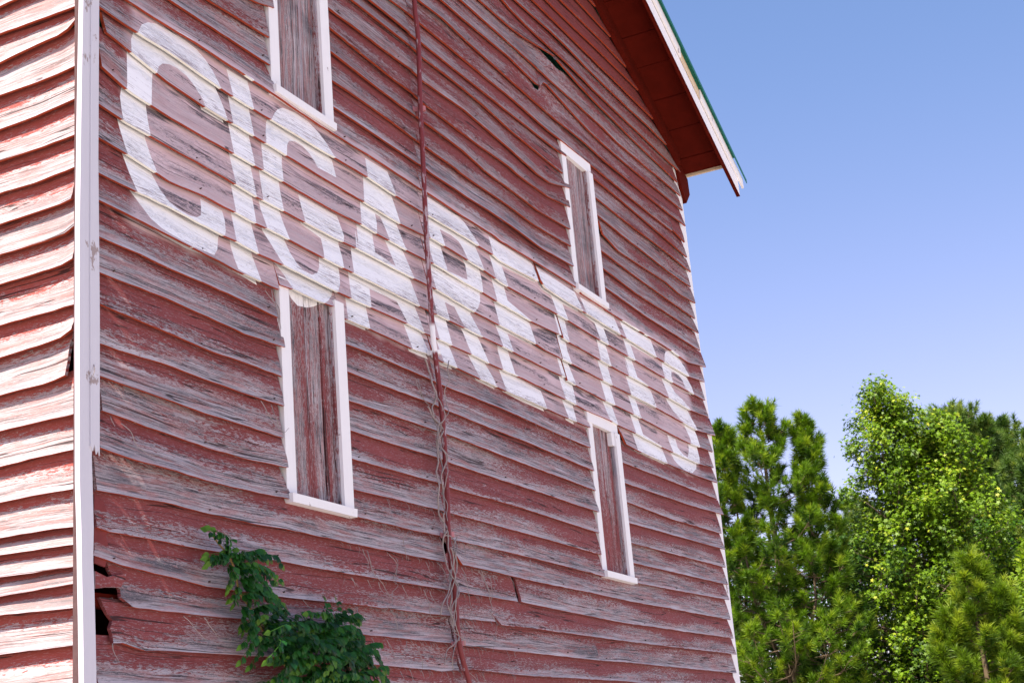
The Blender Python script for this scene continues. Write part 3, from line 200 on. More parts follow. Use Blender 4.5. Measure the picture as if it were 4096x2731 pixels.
def wood(name, keep=0.0, band=False, grad=1.0, bleach_sun=0.0, vscale=1.0, lipk=.42, dark=0.0):
    """old clapboard: red paint that survives high on each board and flakes into bare grey wood below"""
    n = NT(name)
    uvn = n.t.nodes.new('ShaderNodeUVMap'); uvn.uv_map = 'UVMap'; uv = uvn.outputs[0]
    u, v, _ = n.sep(uv)
    oi = n.t.nodes.new('ShaderNodeObjectInfo'); rnd = oi.outputs['Random']
    p = n.comb(u, n.math('MULTIPLY', v, .137 * vscale), n.math('MULTIPLY', rnd, 9.0))
    wob = n.noise(p, (1.1, 9, 1), 1, 3, .5)
    p2 = n.comb(u, n.math('ADD', n.math('MULTIPLY', v, .137 * vscale), n.math('MULTIPLY', wob, .05)), n.math('MULTIPLY', rnd, 9.0))
    g1 = n.noise(p2, (4, 165, 1), 1, 8, .76)          # fine grain
    g2 = n.noise(p2, (1.6, 60, 1), 1, 4, .6)          # broad grain
    fl = n.noise(p2, (30, 170, 3), 1, 10, .76)         # flakes
    big = n.noise(p2, (1.0, 9, 1), 1, 3, .5)
    pos = n.t.nodes.new('ShaderNodeNewGeometry').outputs['Position']
    blot = n.noise(pos, (1.3, 1.3, 3.5), 1, 3, .55)
    # bare wood
    wd = n.mix(n.step(g1, .39, .58), (.030, .026, .032), (.36, .315, .325))
    wd = n.mix(n.math('MULTIPLY', n.step(g2, .50, .66), .55), wd, (.54, .50, .52))
    wd = n.mix(n.math('MULTIPLY', n.step(blot, .52, .68), .70), wd, (.055, .053, .065))
    blush = n.noise(p2, (5, 45, 2), 1, 6, .7)
    wd = n.mix(n.math('MULTIPLY', n.step(blush, .46, .60), .55), wd, (.33, .115, .10))
    # bright worn lip at the lower edge
    lip = n.math('MULTIPLY', n.step(v, .22, .02), lipk)
    wd = n.mix(lip, wd, (.52, .50, .56))
    # red paint
    rd = n.mix(n.noise(p2, (3, 22, 1), 1, 4, .6), (.150, .028, .028), (.275, .070, .068))
    rd = n.mix(n.math('MULTIPLY', n.step(fl, .58, .64), .40), rd, (.34, .15, .16))
    val = n.math('ADD', n.math('MULTIPLY', n.math('SUBTRACT', v, .5), grad), n.math('MULTIPLY', n.math('SUBTRACT', big, .5), 1.9))
    val = n.math('ADD', val, n.math('MULTIPLY', n.math('SUBTRACT', fl, .5), 2.5))
    val = n.math('ADD', val, n.math('MULTIPLY', n.math('SUBTRACT', g1, .5), .7))
    val = n.math('ADD', val, n.math('MULTIPLY', n.math('SUBTRACT', rnd, .5), .42))
    val = n.math('ADD', val, keep)
    red_m = n.step(val, .0, .07)
    rim = n.math('MULTIPLY', n.step(val, -.16, -.02), n.math('SUBTRACT', 1.0, red_m))
    wd = n.mix(n.math('MULTIPLY', rim, .6), wd, (.55, .44, .44))
    spk = n.noise(p2, (38, 300, 3), 1, 5, .75)
    rd = n.mix(n.math('MULTIPLY', n.step(spk, .555, .61), .7), rd, (.31, .24, .25))
    rd = n.mix(n.math('MULTIPLY', n.step(spk, .40, .35), .5), rd, (.06, .018, .02))
    wd = n.mix(n.math('MULTIPLY', n.step(spk, .56, .62), .5), wd, (.50, .42, .43))
    wd = n.mix(n.math('MULTIPLY', n.step(spk, .42, .36), .6), wd, (.05, .035, .04))
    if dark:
        wd = n.mix(dark, wd, (.17, .085, .08)); rd = n.mix(dark, rd, (.16, .022, .018))  # shade of the eave overhang painted into the upper board colours
    if bleach_sun:
        wd = n.mix(bleach_sun, wd, (.66, .50, .44)); rd = n.mix(.3, rd, (.50, .09, .045))  # bleached wood, plus painted sunlit peach and orange bounce in the lap shade
    if band:
        x, y, z = n.sep(pos)
        wz = n.math('ADD', z, n.math('MULTIPLY', n.math('SUBTRACT', n.noise(pos, (5, 5, 5), 1, 3, .5), .5), .10))
        wx = n.math('ADD', x, n.math('MULTIPLY', n.math('SUBTRACT', n.noise(pos, (4, 4, 4), 1, 3, .5), .5), .25))
        mb = n.math('MULTIPLY', n.step(wz, 3.80, 3.85), n.step(wz, 4.83, 4.78))
        mb = n.math('MULTIPLY', mb, n.math('MULTIPLY', n.step(wx, .16, .26), n.step(wx, 6.83, 6.70)))
        old = n.noise(pos, (2.2, 2.2, 3.0), 1, 3, .5)
        mb = n.math('MULTIPLY', mb, n.math('ADD', n.math('MULTIPLY', n.step(old, .36, .48), .25), .75))
        haze = n.mix(n.noise(p2, (4, 60, 1), 1, 4, .6), (.46, .29, .30), (.76, .64, .66))
        rd = n.mix(mb, rd, haze)
        wd = n.mix(n.math('MULTIPLY', mb, .68), wd, haze)
        st = n.math('MULTIPLY', n.step(n.math('ADD', n.noise(p2, (1.7, 16, 2), 1, 3, .5), n.math('MULTIPLY', n.math('SUBTRACT', .55, v), .16)), .465, .55), n.step(g1, .60, .50))
        rd = n.mix(n.math('MULTIPLY', n.math('MULTIPLY', st, mb), .95), rd, (.075, .07, .085))
    c = n.mix(red_m, wd, rd)
    # long splits along the grain
    cr = n.noise(p2, (.55, 24, 1), 1, 2, .45)
    cm = n.math('MULTIPLY', n.step(n.math('ABSOLUTE', n.math('SUBTRACT', cr, .5)), .011, .004), n.step(big, .42, .50))
    c = n.mix(n.math('MULTIPLY', cm, .85), c, (.025, .012, .012))
    c = n.mix(1.0, c, n.mix(n.noise(pos, (2.0, 2.0, 6.0), 1, 5, .65), (.80, .80, .82), (1.10, 1.08, 1.08)), 'MULTIPLY')
    pa = n.attr('paint')
    wt = n.mix(n.noise(p2, (2, 60, 1), 1, 5, .6), (.78, .78, .80), (.86, .855, .87))
    hat = n.noise(p2, (11, 420, 2), 1, 5, .62)
    wv = n.math('ADD', hat, n.math('MULTIPLY', n.math('SUBTRACT', big, .5), .34))
    wv = n.math('ADD', wv, n.math('MULTIPLY', n.math('SUBTRACT', .34, v), .11))
    worn = n.step(wv, .590, .612)
    wt = n.mix(n.math('MULTIPLY', n.step(n.noise(p2, (1.5, 200, 1), 1, 3, .5), .60, .66), .35), wt, (.45, .42, .43))
    wt = n.mix(worn, wt, n.mix(.5, wd, (.10, .10, .12)))
    c = n.mix(pa, c, wt)
    n.col(c)
    h = n.math('ADD', n.math('MULTIPLY', g1, .6), n.math('MULTIPLY', red_m, .30))
    h = n.math('ADD', h, n.math('MULTIPLY', fl, .5)); h = n.math('SUBTRACT', h, n.math('MULTIPLY', cm, 1.2))
    n.bump(h, .0035, .8)
    n.b.inputs['Roughness'].default_value = .82
    return n.m

def edge_mat(name, base=(.30, .055, .035)):
    """the sheltered underside of the laps: red paint with the orange ground bounce mixed into its colour, white where the lettering was brushed on"""
    n = NT(name); pos = n.t.nodes.new('ShaderNodeNewGeometry').outputs['Position']
    a = n.noise(pos, (9, 9, 40), 1, 5, .65)
    c = n.mix(a, tuple(b * .65 for b in base), tuple(min(1, b * 1.35) for b in base))
    c = n.mix(n.math('MULTIPLY', n.step(n.noise(pos, (30, 30, 60), 1, 5, .7), .60, .68), .6), c, (.38, .27, .20))
    w = n.mix(n.noise(pos, (14, 14, 30), 1, 4, .6), (.70, .68, .58), (.84, .83, .76))  # ivory cast paints the warm ground bounce onto the white
    c = n.mix(n.attr('paint'), c, w); n.col(c); n.bump(a, .003, .6); return n.m

def white_mat(name, wear=.62, tintc=(.77, .755, .76)):
    n = NT(name); tc = n.t.nodes.new('ShaderNodeTexCoord').outputs['Object']
    g = n.noise(tc, (60, 60, 3), 1, 6, .65); f = n.noise(tc, (9, 9, 5), 1, 7, .7)
    c = n.mix(g, tuple(t * .90 for t in tintc), tintc)
    c = n.mix(n.step(f, wear, wear + .03), c, (.30, .24, .23)); n.col(c); n.bump(g, .0015, .6)
    n.b.inputs['Roughness'].default_value = .6; return n.m

def plain(name, c, rough=.8, var=.25, sc=12, metal=0.0, bump=.002):
    n = NT(name); pos = n.t.nodes.new('ShaderNodeTexCoord').outputs['Object']
    a = n.noise(pos, (1, 1, 1), sc, 6, .65)
    n.col(n.mix(a, tuple(x * (1 - var) for x in c), tuple(min(1, x * (1 + var)) for x in c)))
    n.bump(a, bump, .6); n.b.inputs['Roughness'].default_value = rough; n.b.inputs['Metallic'].default_value = metal; return n.m

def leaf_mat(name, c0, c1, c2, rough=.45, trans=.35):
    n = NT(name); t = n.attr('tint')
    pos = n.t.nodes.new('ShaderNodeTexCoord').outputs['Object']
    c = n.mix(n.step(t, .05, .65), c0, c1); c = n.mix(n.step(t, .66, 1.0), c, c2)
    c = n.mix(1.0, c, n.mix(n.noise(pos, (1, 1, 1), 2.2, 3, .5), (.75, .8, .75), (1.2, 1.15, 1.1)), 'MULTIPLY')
    n.col(c); n.b.inputs['Roughness'].default_value = rough; n.b.inputs['Specular IOR Level'].default_value = .22
    tr = n.t.nodes.new('ShaderNodeBsdfTranslucent'); n.t.links.new(n.mix(1.0, c, (1.3, 1.5, .3), 'MULTIPLY'), tr.inputs[0])
    ms = n.t.nodes.new('ShaderNodeMixShader'); ms.inputs[0].default_value = trans
    n.t.links.new(n.b.outputs[0], ms.inputs[1]); n.t.links.new(tr.outputs[0], ms.inputs[2]); n.t.links.new(ms.outputs[0], n.out.inputs[0])
    return n.m

M_BOARD = wood('weathered_red_clapboard', keep=0.02, grad=.85)
M_BAND = wood('lettered_clapboard', keep=0.02, band=True)
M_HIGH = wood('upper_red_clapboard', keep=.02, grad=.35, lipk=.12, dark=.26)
M_UPPER = wood('eave_shaded_clapboard', keep=0.16, grad=.4, lipk=.05, dark=.38)
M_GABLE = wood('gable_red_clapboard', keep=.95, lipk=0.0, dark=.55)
M_LEFT = wood('bleached_sunlit_clapboard', keep=-.30, bleach_sun=.16, grad=1.9)
M_EDGE = edge_mat('red_lap_edge', (.32, .046, .016))
M_SHUT_RED = wood('flaking_shutter_board', keep=-.04, grad=0.0)
M_SHUT_GREY = wood('bare_shutter_board', keep=-.30, grad=0.0)
M_WHITE = white_mat('white_trim_paint', .635)
M_POST = white_mat('corner_board_paint', .62, (.56, .545, .59))
M_RED = plain('dark_red_paint', (.075, .006, .003), .95, .45, 9, bump=.004)
M_RED.node_tree.nodes['Principled BSDF'].inputs['Specular IOR Level'].default_value = .05
M_JAMB = plain('red_jamb_paint', (.13, .022, .020), .7, .5, 40)
M_CREAM = plain('cream_peeling_paint', (.60, .48, .33), .8, .35, 30)
M_GREEN = plain('green_roof_metal', (.005, .115, .075), .4, .15, 6)
M_DARK = plain('old_interior_timber', (.06, .035, .03), .9, .4, 10)

# ---------------------------------------------------------------- setting
def ground_mat():
    n = NT('pale_gravel_yard'); pos = n.t.nodes.new('ShaderNodeNewGeometry').outputs['Position']
    a = n.noise(pos, (1, 1, 1), .35, 8, .65); b = n.noise(pos, (1, 1, 1), 14, 6, .7)
    c = n.mix(n.step(a, .35, .65), (.50, .45, .41), (.42, .38, .34)); c = n.mix(n.math('MULTIPLY', b, .5), c, (.55, .49, .45))
    n.col(c); n.bump(b, .05, .8); return n.m
g = MB(); g.face([(-900, -900, 0), (900, -900, 0), (900, 900, 0), (-900, 900, 0)])
ground = g.build('ground', ground_mat()); ground['kind'] = 'structure'

# ---------------------------------------------------------------- the barn
barn = empty('barn', (3.6, 0, 0))
tag(barn, 'weathered red clapboard barn with large white painted lettering across its front wall', 'barn')
barn.location = (0, 0, 0)
WALL_R = 7.14; PEAK_X = 3.59; PEAK_Z = 8.34; DEPTH = 9.0
E_LAP = .024; TH = .0145
def rake_z(x): return PEAK_Z - abs(x - PEAK_X) * .5

# letters: polygons with holes, even-odd
LBB = [(min(p[0] for r in L for p in r), max(p[0] for r in L for p in r), min(p[1] for r in L for p in r), max(p[1] for r in L for p in r)) for L in LETTERS]
def in_ring(x, z, r):
    c = False; j = len(r) - 1
    for i in range(len(r)):
        a, b = r[i], r[j]
        if (a[1] > z) != (b[1] > z) and x < (b[0] - a[0]) * (z - a[1]) / (b[1] - a[1]) + a[0]: c = not c
        j = i
    return c
def in_letters(x, z):
    for L, bb in zip(LETTERS, LBB):
        if bb[0] <= x <= bb[1] and bb[2] <= z <= bb[3]:
            c = False
            for r in L: c ^= in_ring(x, z, r)
            if c: return True
    return False
def touches(x0, x1, z0, z1): return [L for L, b in zip(LETTERS, LBB) if b[0] < x1 and b[1] > x0 and b[2] < z1 and b[3] > z0]

def course_line(d):
    pts = sorted(p for s in d.values() for p in s); xs = [p[0] for p in pts]; zs = [p[1] for p in pts]
    return xs, zs
def interp(line, x): return float(np.interp(x, line[0], line[1]))

def board(side, line, top, xl, xr, xlt=None, xrt=None, mats=(None, None), letters=False, lift=0.0, step=.06, clip=None, parent=None, name='board', cid=None, jag=.005):
    """one lapped board. line: lower edge (s list, z list); top(s): z of its upper (hidden) edge; side 'F' or 'L'"""
    xlt = xl if xlt is None else xlt; xrt = xr if xrt is None else xrt
    seed = random.random() * 100; uo = random.random() * 40
    def P(s, d, z): return (s, d, z) if side == 'F' else (-.055 + d, s, z)
    def lowz(s):
        return interp(line, s) + mnoise.noise((s * 14, seed, 0)) * .0026 + mnoise.noise((s * 55, seed, 3)) * .0018
    def dlow(s): return lift - .002 + mnoise.noise((s * 1.3, seed, 7)) * .006 - max(0, mnoise.noise((s * .9, seed, 19)) - .15) * .022
    lapd = E_LAP if side == 'F' else .034
    def zexp(s): return max((interp(lines[cid - 1], s) if cid is not None and cid - 1 in lines else top(s) - .03) - interp(line, s), .03)
    def depth(s, z):
        v = (z - interp(line, s)) / zexp(s)
        return dlow(s) * max(0, 1 - v) + lapd * v - math.sin(max(0, min(v, 1)) * math.pi) * cup
    cup = random.uniform(-.001, .003)
    def UV(s, z): return (s + uo, max(0, (z - interp(line, s)) / zexp(s)))
    n = max(2, int((xr - xl) / step)); mb = MB()
    ts = [i / n for i in range(n + 1)]
    bot = [(xl + (xr - xl) * t, 0) for t in ts]; bot = [(s, lowz(s)) for s, _ in bot]
    tp = []
    for t in ts:
        s = xlt + (xrt - xlt) * t; z = top(s); z = max(z, interp(line, min(max(s, xl), xr)) + .012); tp.append((s, z))
    Ls = touches(xl, xr, min(z for _, z in bot), max(z for _, z in tp)) if letters else []
    if Ls:
        outline = bot + tp[::-1]; V2 = [Vector(p) for p in outline]; E2 = [(i, (i + 1) % len(outline)) for i in range(len(outline))]
        z0 = min(z for _, z in bot) - .05; z1 = max(z for _, z in tp) + .05
        for L in Ls:
            for r in L:
                b = len(V2); V2 += [Vector(p) for p in r]; E2 += [(b + i, b + (i + 1) % len(r)) for i in range(len(r))]
        ov, oe, of, _, _, _ = delaunay_2d_cdt(V2, E2, [], 0, 1e-5)
        for f in of:
            cx = sum(ov[i].x for i in f) / len(f); cz = sum(ov[i].y for i in f) / len(f)
            if not in_ring(cx, cz, outline): continue
            q = [(ov[i].x, ov[i].y) for i in f]
            mb.face([P(s, depth(s, z), z) for s, z in q], [UV(s, z) for s, z in q], 0, 1.0 if in_letters(cx, cz) else 0.0)
    else:
        K = 6; js = random.random() * 50
        def jit(a, w): return 0 if a not in (0, n) else (jag * (mnoise.noise((w * 7, js + a, 2)) + .5 * mnoise.noise((w * 23, js + a, 9)))) * (1 if a else -1)
        def cell(a, b):
            w = b / K; return (bot[a][0] * (1 - w) + tp[a][0] * w + jit(a, w), bot[a][1] * (1 - w) + tp[a][1] * w)
        for a in (0, n):
            for k in range(K):
                p, q = cell(a, k), cell(a, k + 1); d0, d1 = depth(*p), depth(*q)
                mb.face([P(p[0], d0, p[1]), P(p[0], d0 + TH, p[1]), P(q[0], d1 + TH, q[1]), P(q[0], d1, q[1])], [(uo, .75), (uo + .02, .75), (uo + .02, .85), (uo, .85)], 0)
        for i in range(n):
            for k in range(K):
                q = []
                for a, b in ((i, k), (i + 1, k), (i + 1, k + 1), (i, k + 1)):
                    q.append(cell(a, b))
                mb.face([P(s, depth(s, z), z) for s, z in q], [UV(s, z) for s, z in q], 0)
    # underside
    m = max(1, int(step / .008)) if Ls else 1
    for i in range(n):
        for j in range(m):
            a = j / m; b = (j + 1) / m
            s0 = bot[i][0] * (1 - a) + bot[i + 1][0] * a; z0 = bot[i][1] * (1 - a) + bot[i + 1][1] * a
            s1 = bot[i][0] * (1 - b) + bot[i + 1][0] * b; z1 = bot[i][1] * (1 - b) + bot[i + 1][1] * b
            pv = 1.0 if Ls and in_letters((s0 + s1) / 2, (z0 + z1) / 2 + .004) else 0.0
            d0 = depth(s0, z0); d1 = depth(s1, z1)
            mb.face([P(s0, d0, z0), P(s0, d0 + TH, z0 + .001), P(s1, d1 + TH, z1 + .001), P(s1, d1, z1)], [(s0 + uo, 0), (s0 + uo, .1), (s1 + uo, .1), (s1 + uo, 0)], 1, pv)
    for q0, q1 in ((bot[0], tp[0]), (bot[-1], tp[-1])) if Ls else ():
        d0 = depth(q0[0], q0[1]); d1 = depth(q1[0], q1[1])
        mb.face([P(q0[0], d0, q0[1]), P(q0[0], d0 + TH, q0[1]), P(q1[0], d1 + TH, q1[1]), P(q1[0], d1, q1[1])], [(uo, 0), (uo, .1), (uo + .1, .1), (uo + .1, 0)], 1)
    return mb.build(name, mats, parent)

lines = {c: course_line(d) for c, d in COURSES.items()}
z20 = interp(lines[19], 3.5)
for k in range(1, 16):
    z = z20 - .137 * k
    if z < .12: break
    lines[19 + k] = ([0, 7.2], [z, z - .01])
zt = interp(lines[-17], 5.5); c = -18
while zt + .135 < PEAK_Z:
    zt += .135; lines[c] = ([0, 7.2], [zt, zt]); c -= 1
CMIN = c + 1; CMAX = max(lines)
HOLES = {-11: (4.66, .072, .19), -9: (4.33, .065, .10)}
SILLS = [(1.186, 1.690, 2.912), (1.190, 1.690, 4.822), (4.628, 5.130, 4.806), (4.612, 5.110, 2.911)]
def top_of(c):
    if c - 1 in lines:
        up = lines[c - 1]; me_ = lines[c]
        def f(s):
            z = interp(up, s) + .03
            if c in HOLES: z -= HOLES[c][1] * math.exp(-((s - HOLES[c][0]) / HOLES[c][2]) ** 2)
            for a, b, zs in SILLS:
                if a + .01 < s < b - .01 and interp(me_, s) < zs - .01 < z: z = zs - .012
            return z
        return f
    return lambda s: interp(lines[c], s) + .15
SLANT = {(18, 'l'): (.065, None), (17, 'r2'): (2.84, None), (15, 'r'): (2.585, None)}
def rake_x_r(z): return PEAK_X + (PEAK_Z - z) / .5
def rake_x_l(z): return PEAK_X - (PEAK_Z - z) / .5
for c in range(CMIN, CMAX + 1):
    segs = dict(COURSES.get(c, {})); line = lines[c]
    zc = interp(line, 3.5)
    todo = []   # (key, xl, xr)
    if c < -17: todo = [('full', rake_x_l(zc), rake_x_r(zc))] if zc < PEAK_Z - .05 else []
    elif c > 19: todo = [('full', 0.0, 3.1 + (c % 3) * .9), ('full2', 3.1 + (c % 3) * .9 + .004, WALL_R + .03)]
    else:
        for k, s in segs.items():
            xl, xr = s[0][0], s[-1][0]
            if c <= -9 and k == 'r': xl = rake_x_l(zc) if zc > 6.56 else 0.0
            if -8 <= c <= -1 and k == 'm': xl = 1.695
            if k == 'l' and c <= 1: xl = max(0.0, min(xl, .0)) if c < 1 else .004
            if k == 'l' and c == 0: xl = 0.0
            jx = 2.556 if c < 14 else (2.535, 2.55, 2.56, 2.565, 2.575, 2.61)[c - 14]
            if k == 'm' or (k == 'l' and xr > 2.3): xr = jx
            if k == 'r' and xl < 2.80 and c > -9 and c != 15: xl = jx + .004
            if k == 'w' and c >= -7: pass
            if c <= -13 and k in ('r', 'r2') and xr > 5.9: xr = rake_x_r(zc) + .05
            if k == 'l' and xl < .025: xl = 0.0
            todo.append((k, xl, xr))
        if -8 <= c <= -4: todo.append(('l', 0.0, 1.195))
        if -8 == c: pass
    for k, xl, xr in todo:
        xlt, xrt = SLANT.get((c, k), (None, None))
        if c <= -13 or c < -17:
            if xl < PEAK_X - .3 and zc > 6.56: xlt = xl + .26
            if xr > PEAK_X + .3: xrt = xr - .26
            if (xlt or xl) >= (xrt or xr): xlt = xrt = PEAK_X
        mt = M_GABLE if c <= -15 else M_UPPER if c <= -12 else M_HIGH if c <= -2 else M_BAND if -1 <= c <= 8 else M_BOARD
        lift = random.uniform(-.003, .001)
        board('F', line, top_of(c), xl, xr, xlt, xrt, (mt, M_EDGE), letters=(-1 <= c <= 8), lift=lift, parent=barn, cid=c, jag=.035 if (c in (17, 18, 19) and k == 'l') else .006)
    
def nail_mesh():
    mb = MB()
    for c in range(-12, 20):
        for sx in (.09, .62, 1.10, 1.78, 2.42, 2.66, 3.3, 3.95, 4.52, 5.22, 5.9, 6.5, 7.05):
            if random.random() < .55: continue
            s = sx + random.uniform(-.02, .02); z = interp(lines[c], s) + random.uniform(.014, .03); rr = random.uniform(.0024, .0036)
            if any(a - .01 < s < b_ + .01 and zs - .05 < z < zs + 1.05 for a, b_, zs in SILLS): continue
            pts = [(s + rr * math.cos(k * math.pi / 3), -.008, z + rr * math.sin(k * math.pi / 3)) for k in range(6)]
            mb.face(pts)
            for k in range(6):
                p, q = pts[k], pts[(k + 1) % 6]; mb.face([p, (p[0], .008, p[2]), (q[0], .008, q[2]), q])
    o = mb.build('nail_heads', plain('rusty_nail', (.07, .04, .035), .8, .4, 60), barn); o['kind'] = 'stuff'
nail_mesh()
# left wall, one full-length board per course
ll = [([p[0] for p in s], [p[1] for p in s]) for s in LEFT]
def slope_fix(s):
    # continue the traced edge level to the back of the barn
    xs, zs = list(s[0]), list(s[1]); xs.append(DEPTH); zs.append(zs[-1]); return xs, zs
ll = [slope_fix(s) for s in ll]
z = ll[0][1][-1]
upper = []
while z + .14 < 6.45: z += .14; upper.append(([.04, DEPTH], [z, z]))
low = []; z = ll[-1][1][-1]
while z - .14 > .1: z -= .14; low.append(([.04, DEPTH], [z, z]))
allL = upper[::-1] + ll + low
for i, s in enumerate(allL):
    x0 = s[0][0]
    if i == len(upper): x0 = .045
    up = allL[i - 1] if i else None
    tf = (lambda u: (lambda q: interp(u, q) + .03))(up) if up else (lambda q: 6.6)
    # dense stations close to the corner where the board ends show
    near = board('L', s, tf, x0, 3.2 + (i % 3) * .8, mats=(M_LEFT, M_EDGE), parent=barn, step=.05)
    board('L', s, tf, 3.204 + (i % 3) * .8, DEPTH, mats=(M_LEFT, M_EDGE), parent=barn, step=.4)

# the two far walls close the building
g = MB(); g.box(WALL_R - .02, WALL_R + .02, .03, DEPTH, 0, 6.45); g.box(0, WALL_R, DEPTH - .04, DEPTH, 0, 6.5)
g.prism([(0, 6.5), (WALL_R, 6.5), (PEAK_X, 8.3)], DEPTH - .04, DEPTH)
g.build('back_wall', M_RED, barn)
# framing seen only through the broken corner
for x in (.30, 1.9, 3.4, 4.3, 5.6, 7.0):
    g = MB(); g.box(x, x + .05, .05, .14, 0, min(6.3, rake_z(x)), along='z'); g.build('stud', M_DARK, barn)
for zz in (2.36, 2.62):
    g = MB(); g.box(.0, .26, .045, .10, zz, zz + .045); g.build('blocking', M_RED, barn)
g = MB(); g.prism([(.0, 2.5), (.055, 2.49), (.075, 2.56), (.06, 2.60), (.085, 2.63), (.05, 2.72), (.0, 2.74)], .010, .018); g.build('building_paper', plain('torn_red_paper', (.16, .03, .03), .8, .4, 30), barn)
g = MB(); g.prism([(.0, 2.41), (.06, 2.42), (.13, 2.425), (.155, 2.45), (.16, 2.475), (.10, 2.465), (.06, 2.455), (.0, 2.47)], .006, .016); g.build('building_paper', M_BOARD, barn)

# corner boards
def ribbon(pl, pr, d0, d1, name, mat):
    mb = MB(); zs = sorted({round(p[1], 3) for p in pl} | {round(p[1], 3) for p in pr} | {0.02, 6.42})
    def X(pp, z):
        q = sorted((b, a) for a, b in pp); return float(np.interp(z, [a for a, _ in q], [b for _, b in q]))
    for a, b in zip(zs[:-1], zs[1:]):
        la, lb, ra, rb = X(pl, a), X(pl, b), X(pr, a), X(pr, b)
        mb.face([(la, d0, a), (ra, d0, a), (rb, d0, b), (lb, d0, b)])
        mb.face([(la, d1, a), (la, d0, a), (lb, d0, b), (lb, d1, b)])
        mb.face([(ra, d0, a), (ra, d1, a), (rb, d1, b), (rb, d0, b)])
    return mb.build(name, mat, barn)
ribbon(POST_L, POST_R, -.012, .010, 'corner_board', M_POST)
g = MB()   # second layer with a splintered lower end
g.prism([(-.048, 2.90), (-.035, 2.885), (-.030, 2.91), (-.018, 2.875), (-.010, 2.892), (-.002, 2.872), (.0, 3.4), (-.006, 4.0), (.004, 5.0), (.006, 6.42), (-.040, 6.42), (-.045, 4.5), (-.050, 3.6)], -.0165, -.0123)
g.build('corner_board', M_POST, barn)
g = MB(); g.box(-.066, -.040, .012, .046, 0.02, 6.4, along='z'); g.build('corner_gap_strip', plain('corner_gap_shade', (.09, .05, .05), .9, .4, 30), barn)  # added dark strip stands in for the shaded gap beside the corner board
g = MB()
RC = [(7.19, 6.58), (7.185, 5.557), (7.17, 4.762), (7.18, 4.124), (7.160, 3.593), (7.13, 2.91), (7.12, 2.295), (7.12, 0.02)]
for a, b in zip(RC[:-1], RC[1:]):
    ax_, bx_ = a[0] + .07, b[0] + .07
    g.face([(ax_ - .16, .026, a[1]), (bx_ - .16, .026, b[1]), (bx_, .026, b[1]), (ax_, .026, a[1])])
    g.face([(ax_, .026, a[1]), (bx_, .026, b[1]), (bx_, .08, b[1]), (ax_, .08, a[1])])
g.build('corner_board', M_WHITE, barn)

# windows
def plank(x0, x1, z0, z1, d, mat, parent, letters=False, name='shutter_board'):
    mb = MB(); uo = random.random() * 30
    nz = 12; xs = [x0, (x0 + x1) / 2, x1]
    if letters:
        zs = [z0 + (z1 - z0) * i / nz for i in range(nz + 1)]
        outline = [(x0, z) for z in zs[::-1]] + [(x1, z) for z in zs]
        V2 = [Vector(p) for p in outline]; E2 = [(i, (i + 1) % len(outline)) for i in range(len(outline))]
        for r in LETTERS[2]:
            b = len(V2); V2 += [Vector(p) for p in r]; E2 += [(b + i, b + (i + 1) % len(r)) for i in range(len(r))]
        ov, oe, of, _, _, _ = delaunay_2d_cdt(V2, E2, [], 0, 1e-5)
        for f in of:
            cx = sum(ov[i].x for i in f) / len(f); cz = sum(ov[i].y for i in f) / len(f)
            if x0 < cx < x1 and z0 < cz < z1:
                mb.face([(ov[i].x, d, ov[i].y) for i in f], [(ov[i].y + uo, (ov[i].x - x0) * 7.3) for i in f], 0, 1.0 if in_letters(cx, cz) else 0.0)
    else:
        mb.face([(x0, d, z0), (x1, d, z0), (x1, d, z1), (x0, d, z1)], [(z0 + uo, 0), (z0 + uo, (x1 - x0) * 7.3), (z1 + uo, (x1 - x0) * 7.3), (z1 + uo, 0)])
    mb.face([(x1, d, z0), (x1, d + .02, z0), (x1, d + .02, z1), (x1, d, z1)], [(z0 + uo, 0), (z0 + uo, .1), (z1 + uo, .1), (z1 + uo, 0)])
    mb.face([(x0, d + .02, z0), (x0, d, z0), (x0, d, z1), (x0, d + .02, z1)], [(z0 + uo, 0), (z0 + uo, .1), (z1 + uo, .1), (z1 + uo, 0)])
    return mb.build(name, mat, parent)
def window(x0, x1, zs, zt_, head, shut, split, letters=False, sill=(0, 0), label=None):
    """x0,x1 outer casing; zs sill top; zt_ casing top"""
    w = empty('window', (0, 0, 0), barn)
    if label: w['label'] = label
    cw = .074
    a = MB(); a.box(x0, x0 + cw, .006, .06, zs - .002, zt_ - (head or 0), along='z'); a.build('casing', M_WHITE, w)
    a = MB(); a.box(x1 - cw, x1 + .003, -.009, .06, zs - .002, zt_ - (head or 0), along='z'); a.build('casing', M_WHITE, w)
    if head: a = MB(); a.prism([(x0 - .006, zt_ - head), (x1 + .002, zt_ - head - .002), (x1 + .004, zt_), (x0 - .006, zt_ + .003)], .003, .06); a.build('head_casing', M_WHITE, w)
    a = MB(); a.prism([(x0 + sill[0], zs - .040), (x1 + sill[1] - .004, zs - .042), (x1 + sill[1], zs - .004), (x0 + sill[0], zs)], -.020, .06); a.build('sill', M_WHITE, w)
    a = MB(); a.box(x1 - cw - .012, x1 - cw, .008, .050, zs, zt_ - (head or 0), along='z'); a.build('jamb', M_SHUT_RED, w)
    a = MB(); a.box(x0 + cw, x0 + cw + .008, .010, .050, zs, zt_ - (head or 0), along='z'); a.build('jamb', M_SHUT_RED, w)
    xa, xb = x0 + cw + .006, x1 - cw - .010; zt2 = zt_ - (head or 0)
    cuts = [xa] + [xa + (xb - xa) * s for s in split] + [xb]
    for i, (p, q) in enumerate(zip(cuts[:-1], cuts[1:])):
        plank(p + (.004 if i else 0), q - .004, zs - .01, zt2 + .01, .028 + .004 * (i % 2), shut, w, letters)
    a = MB(); a.box(x0 + .02, x1 - .02, .052, .056, zs, zt2); a.build('backing', M_DARK, w)
    return w
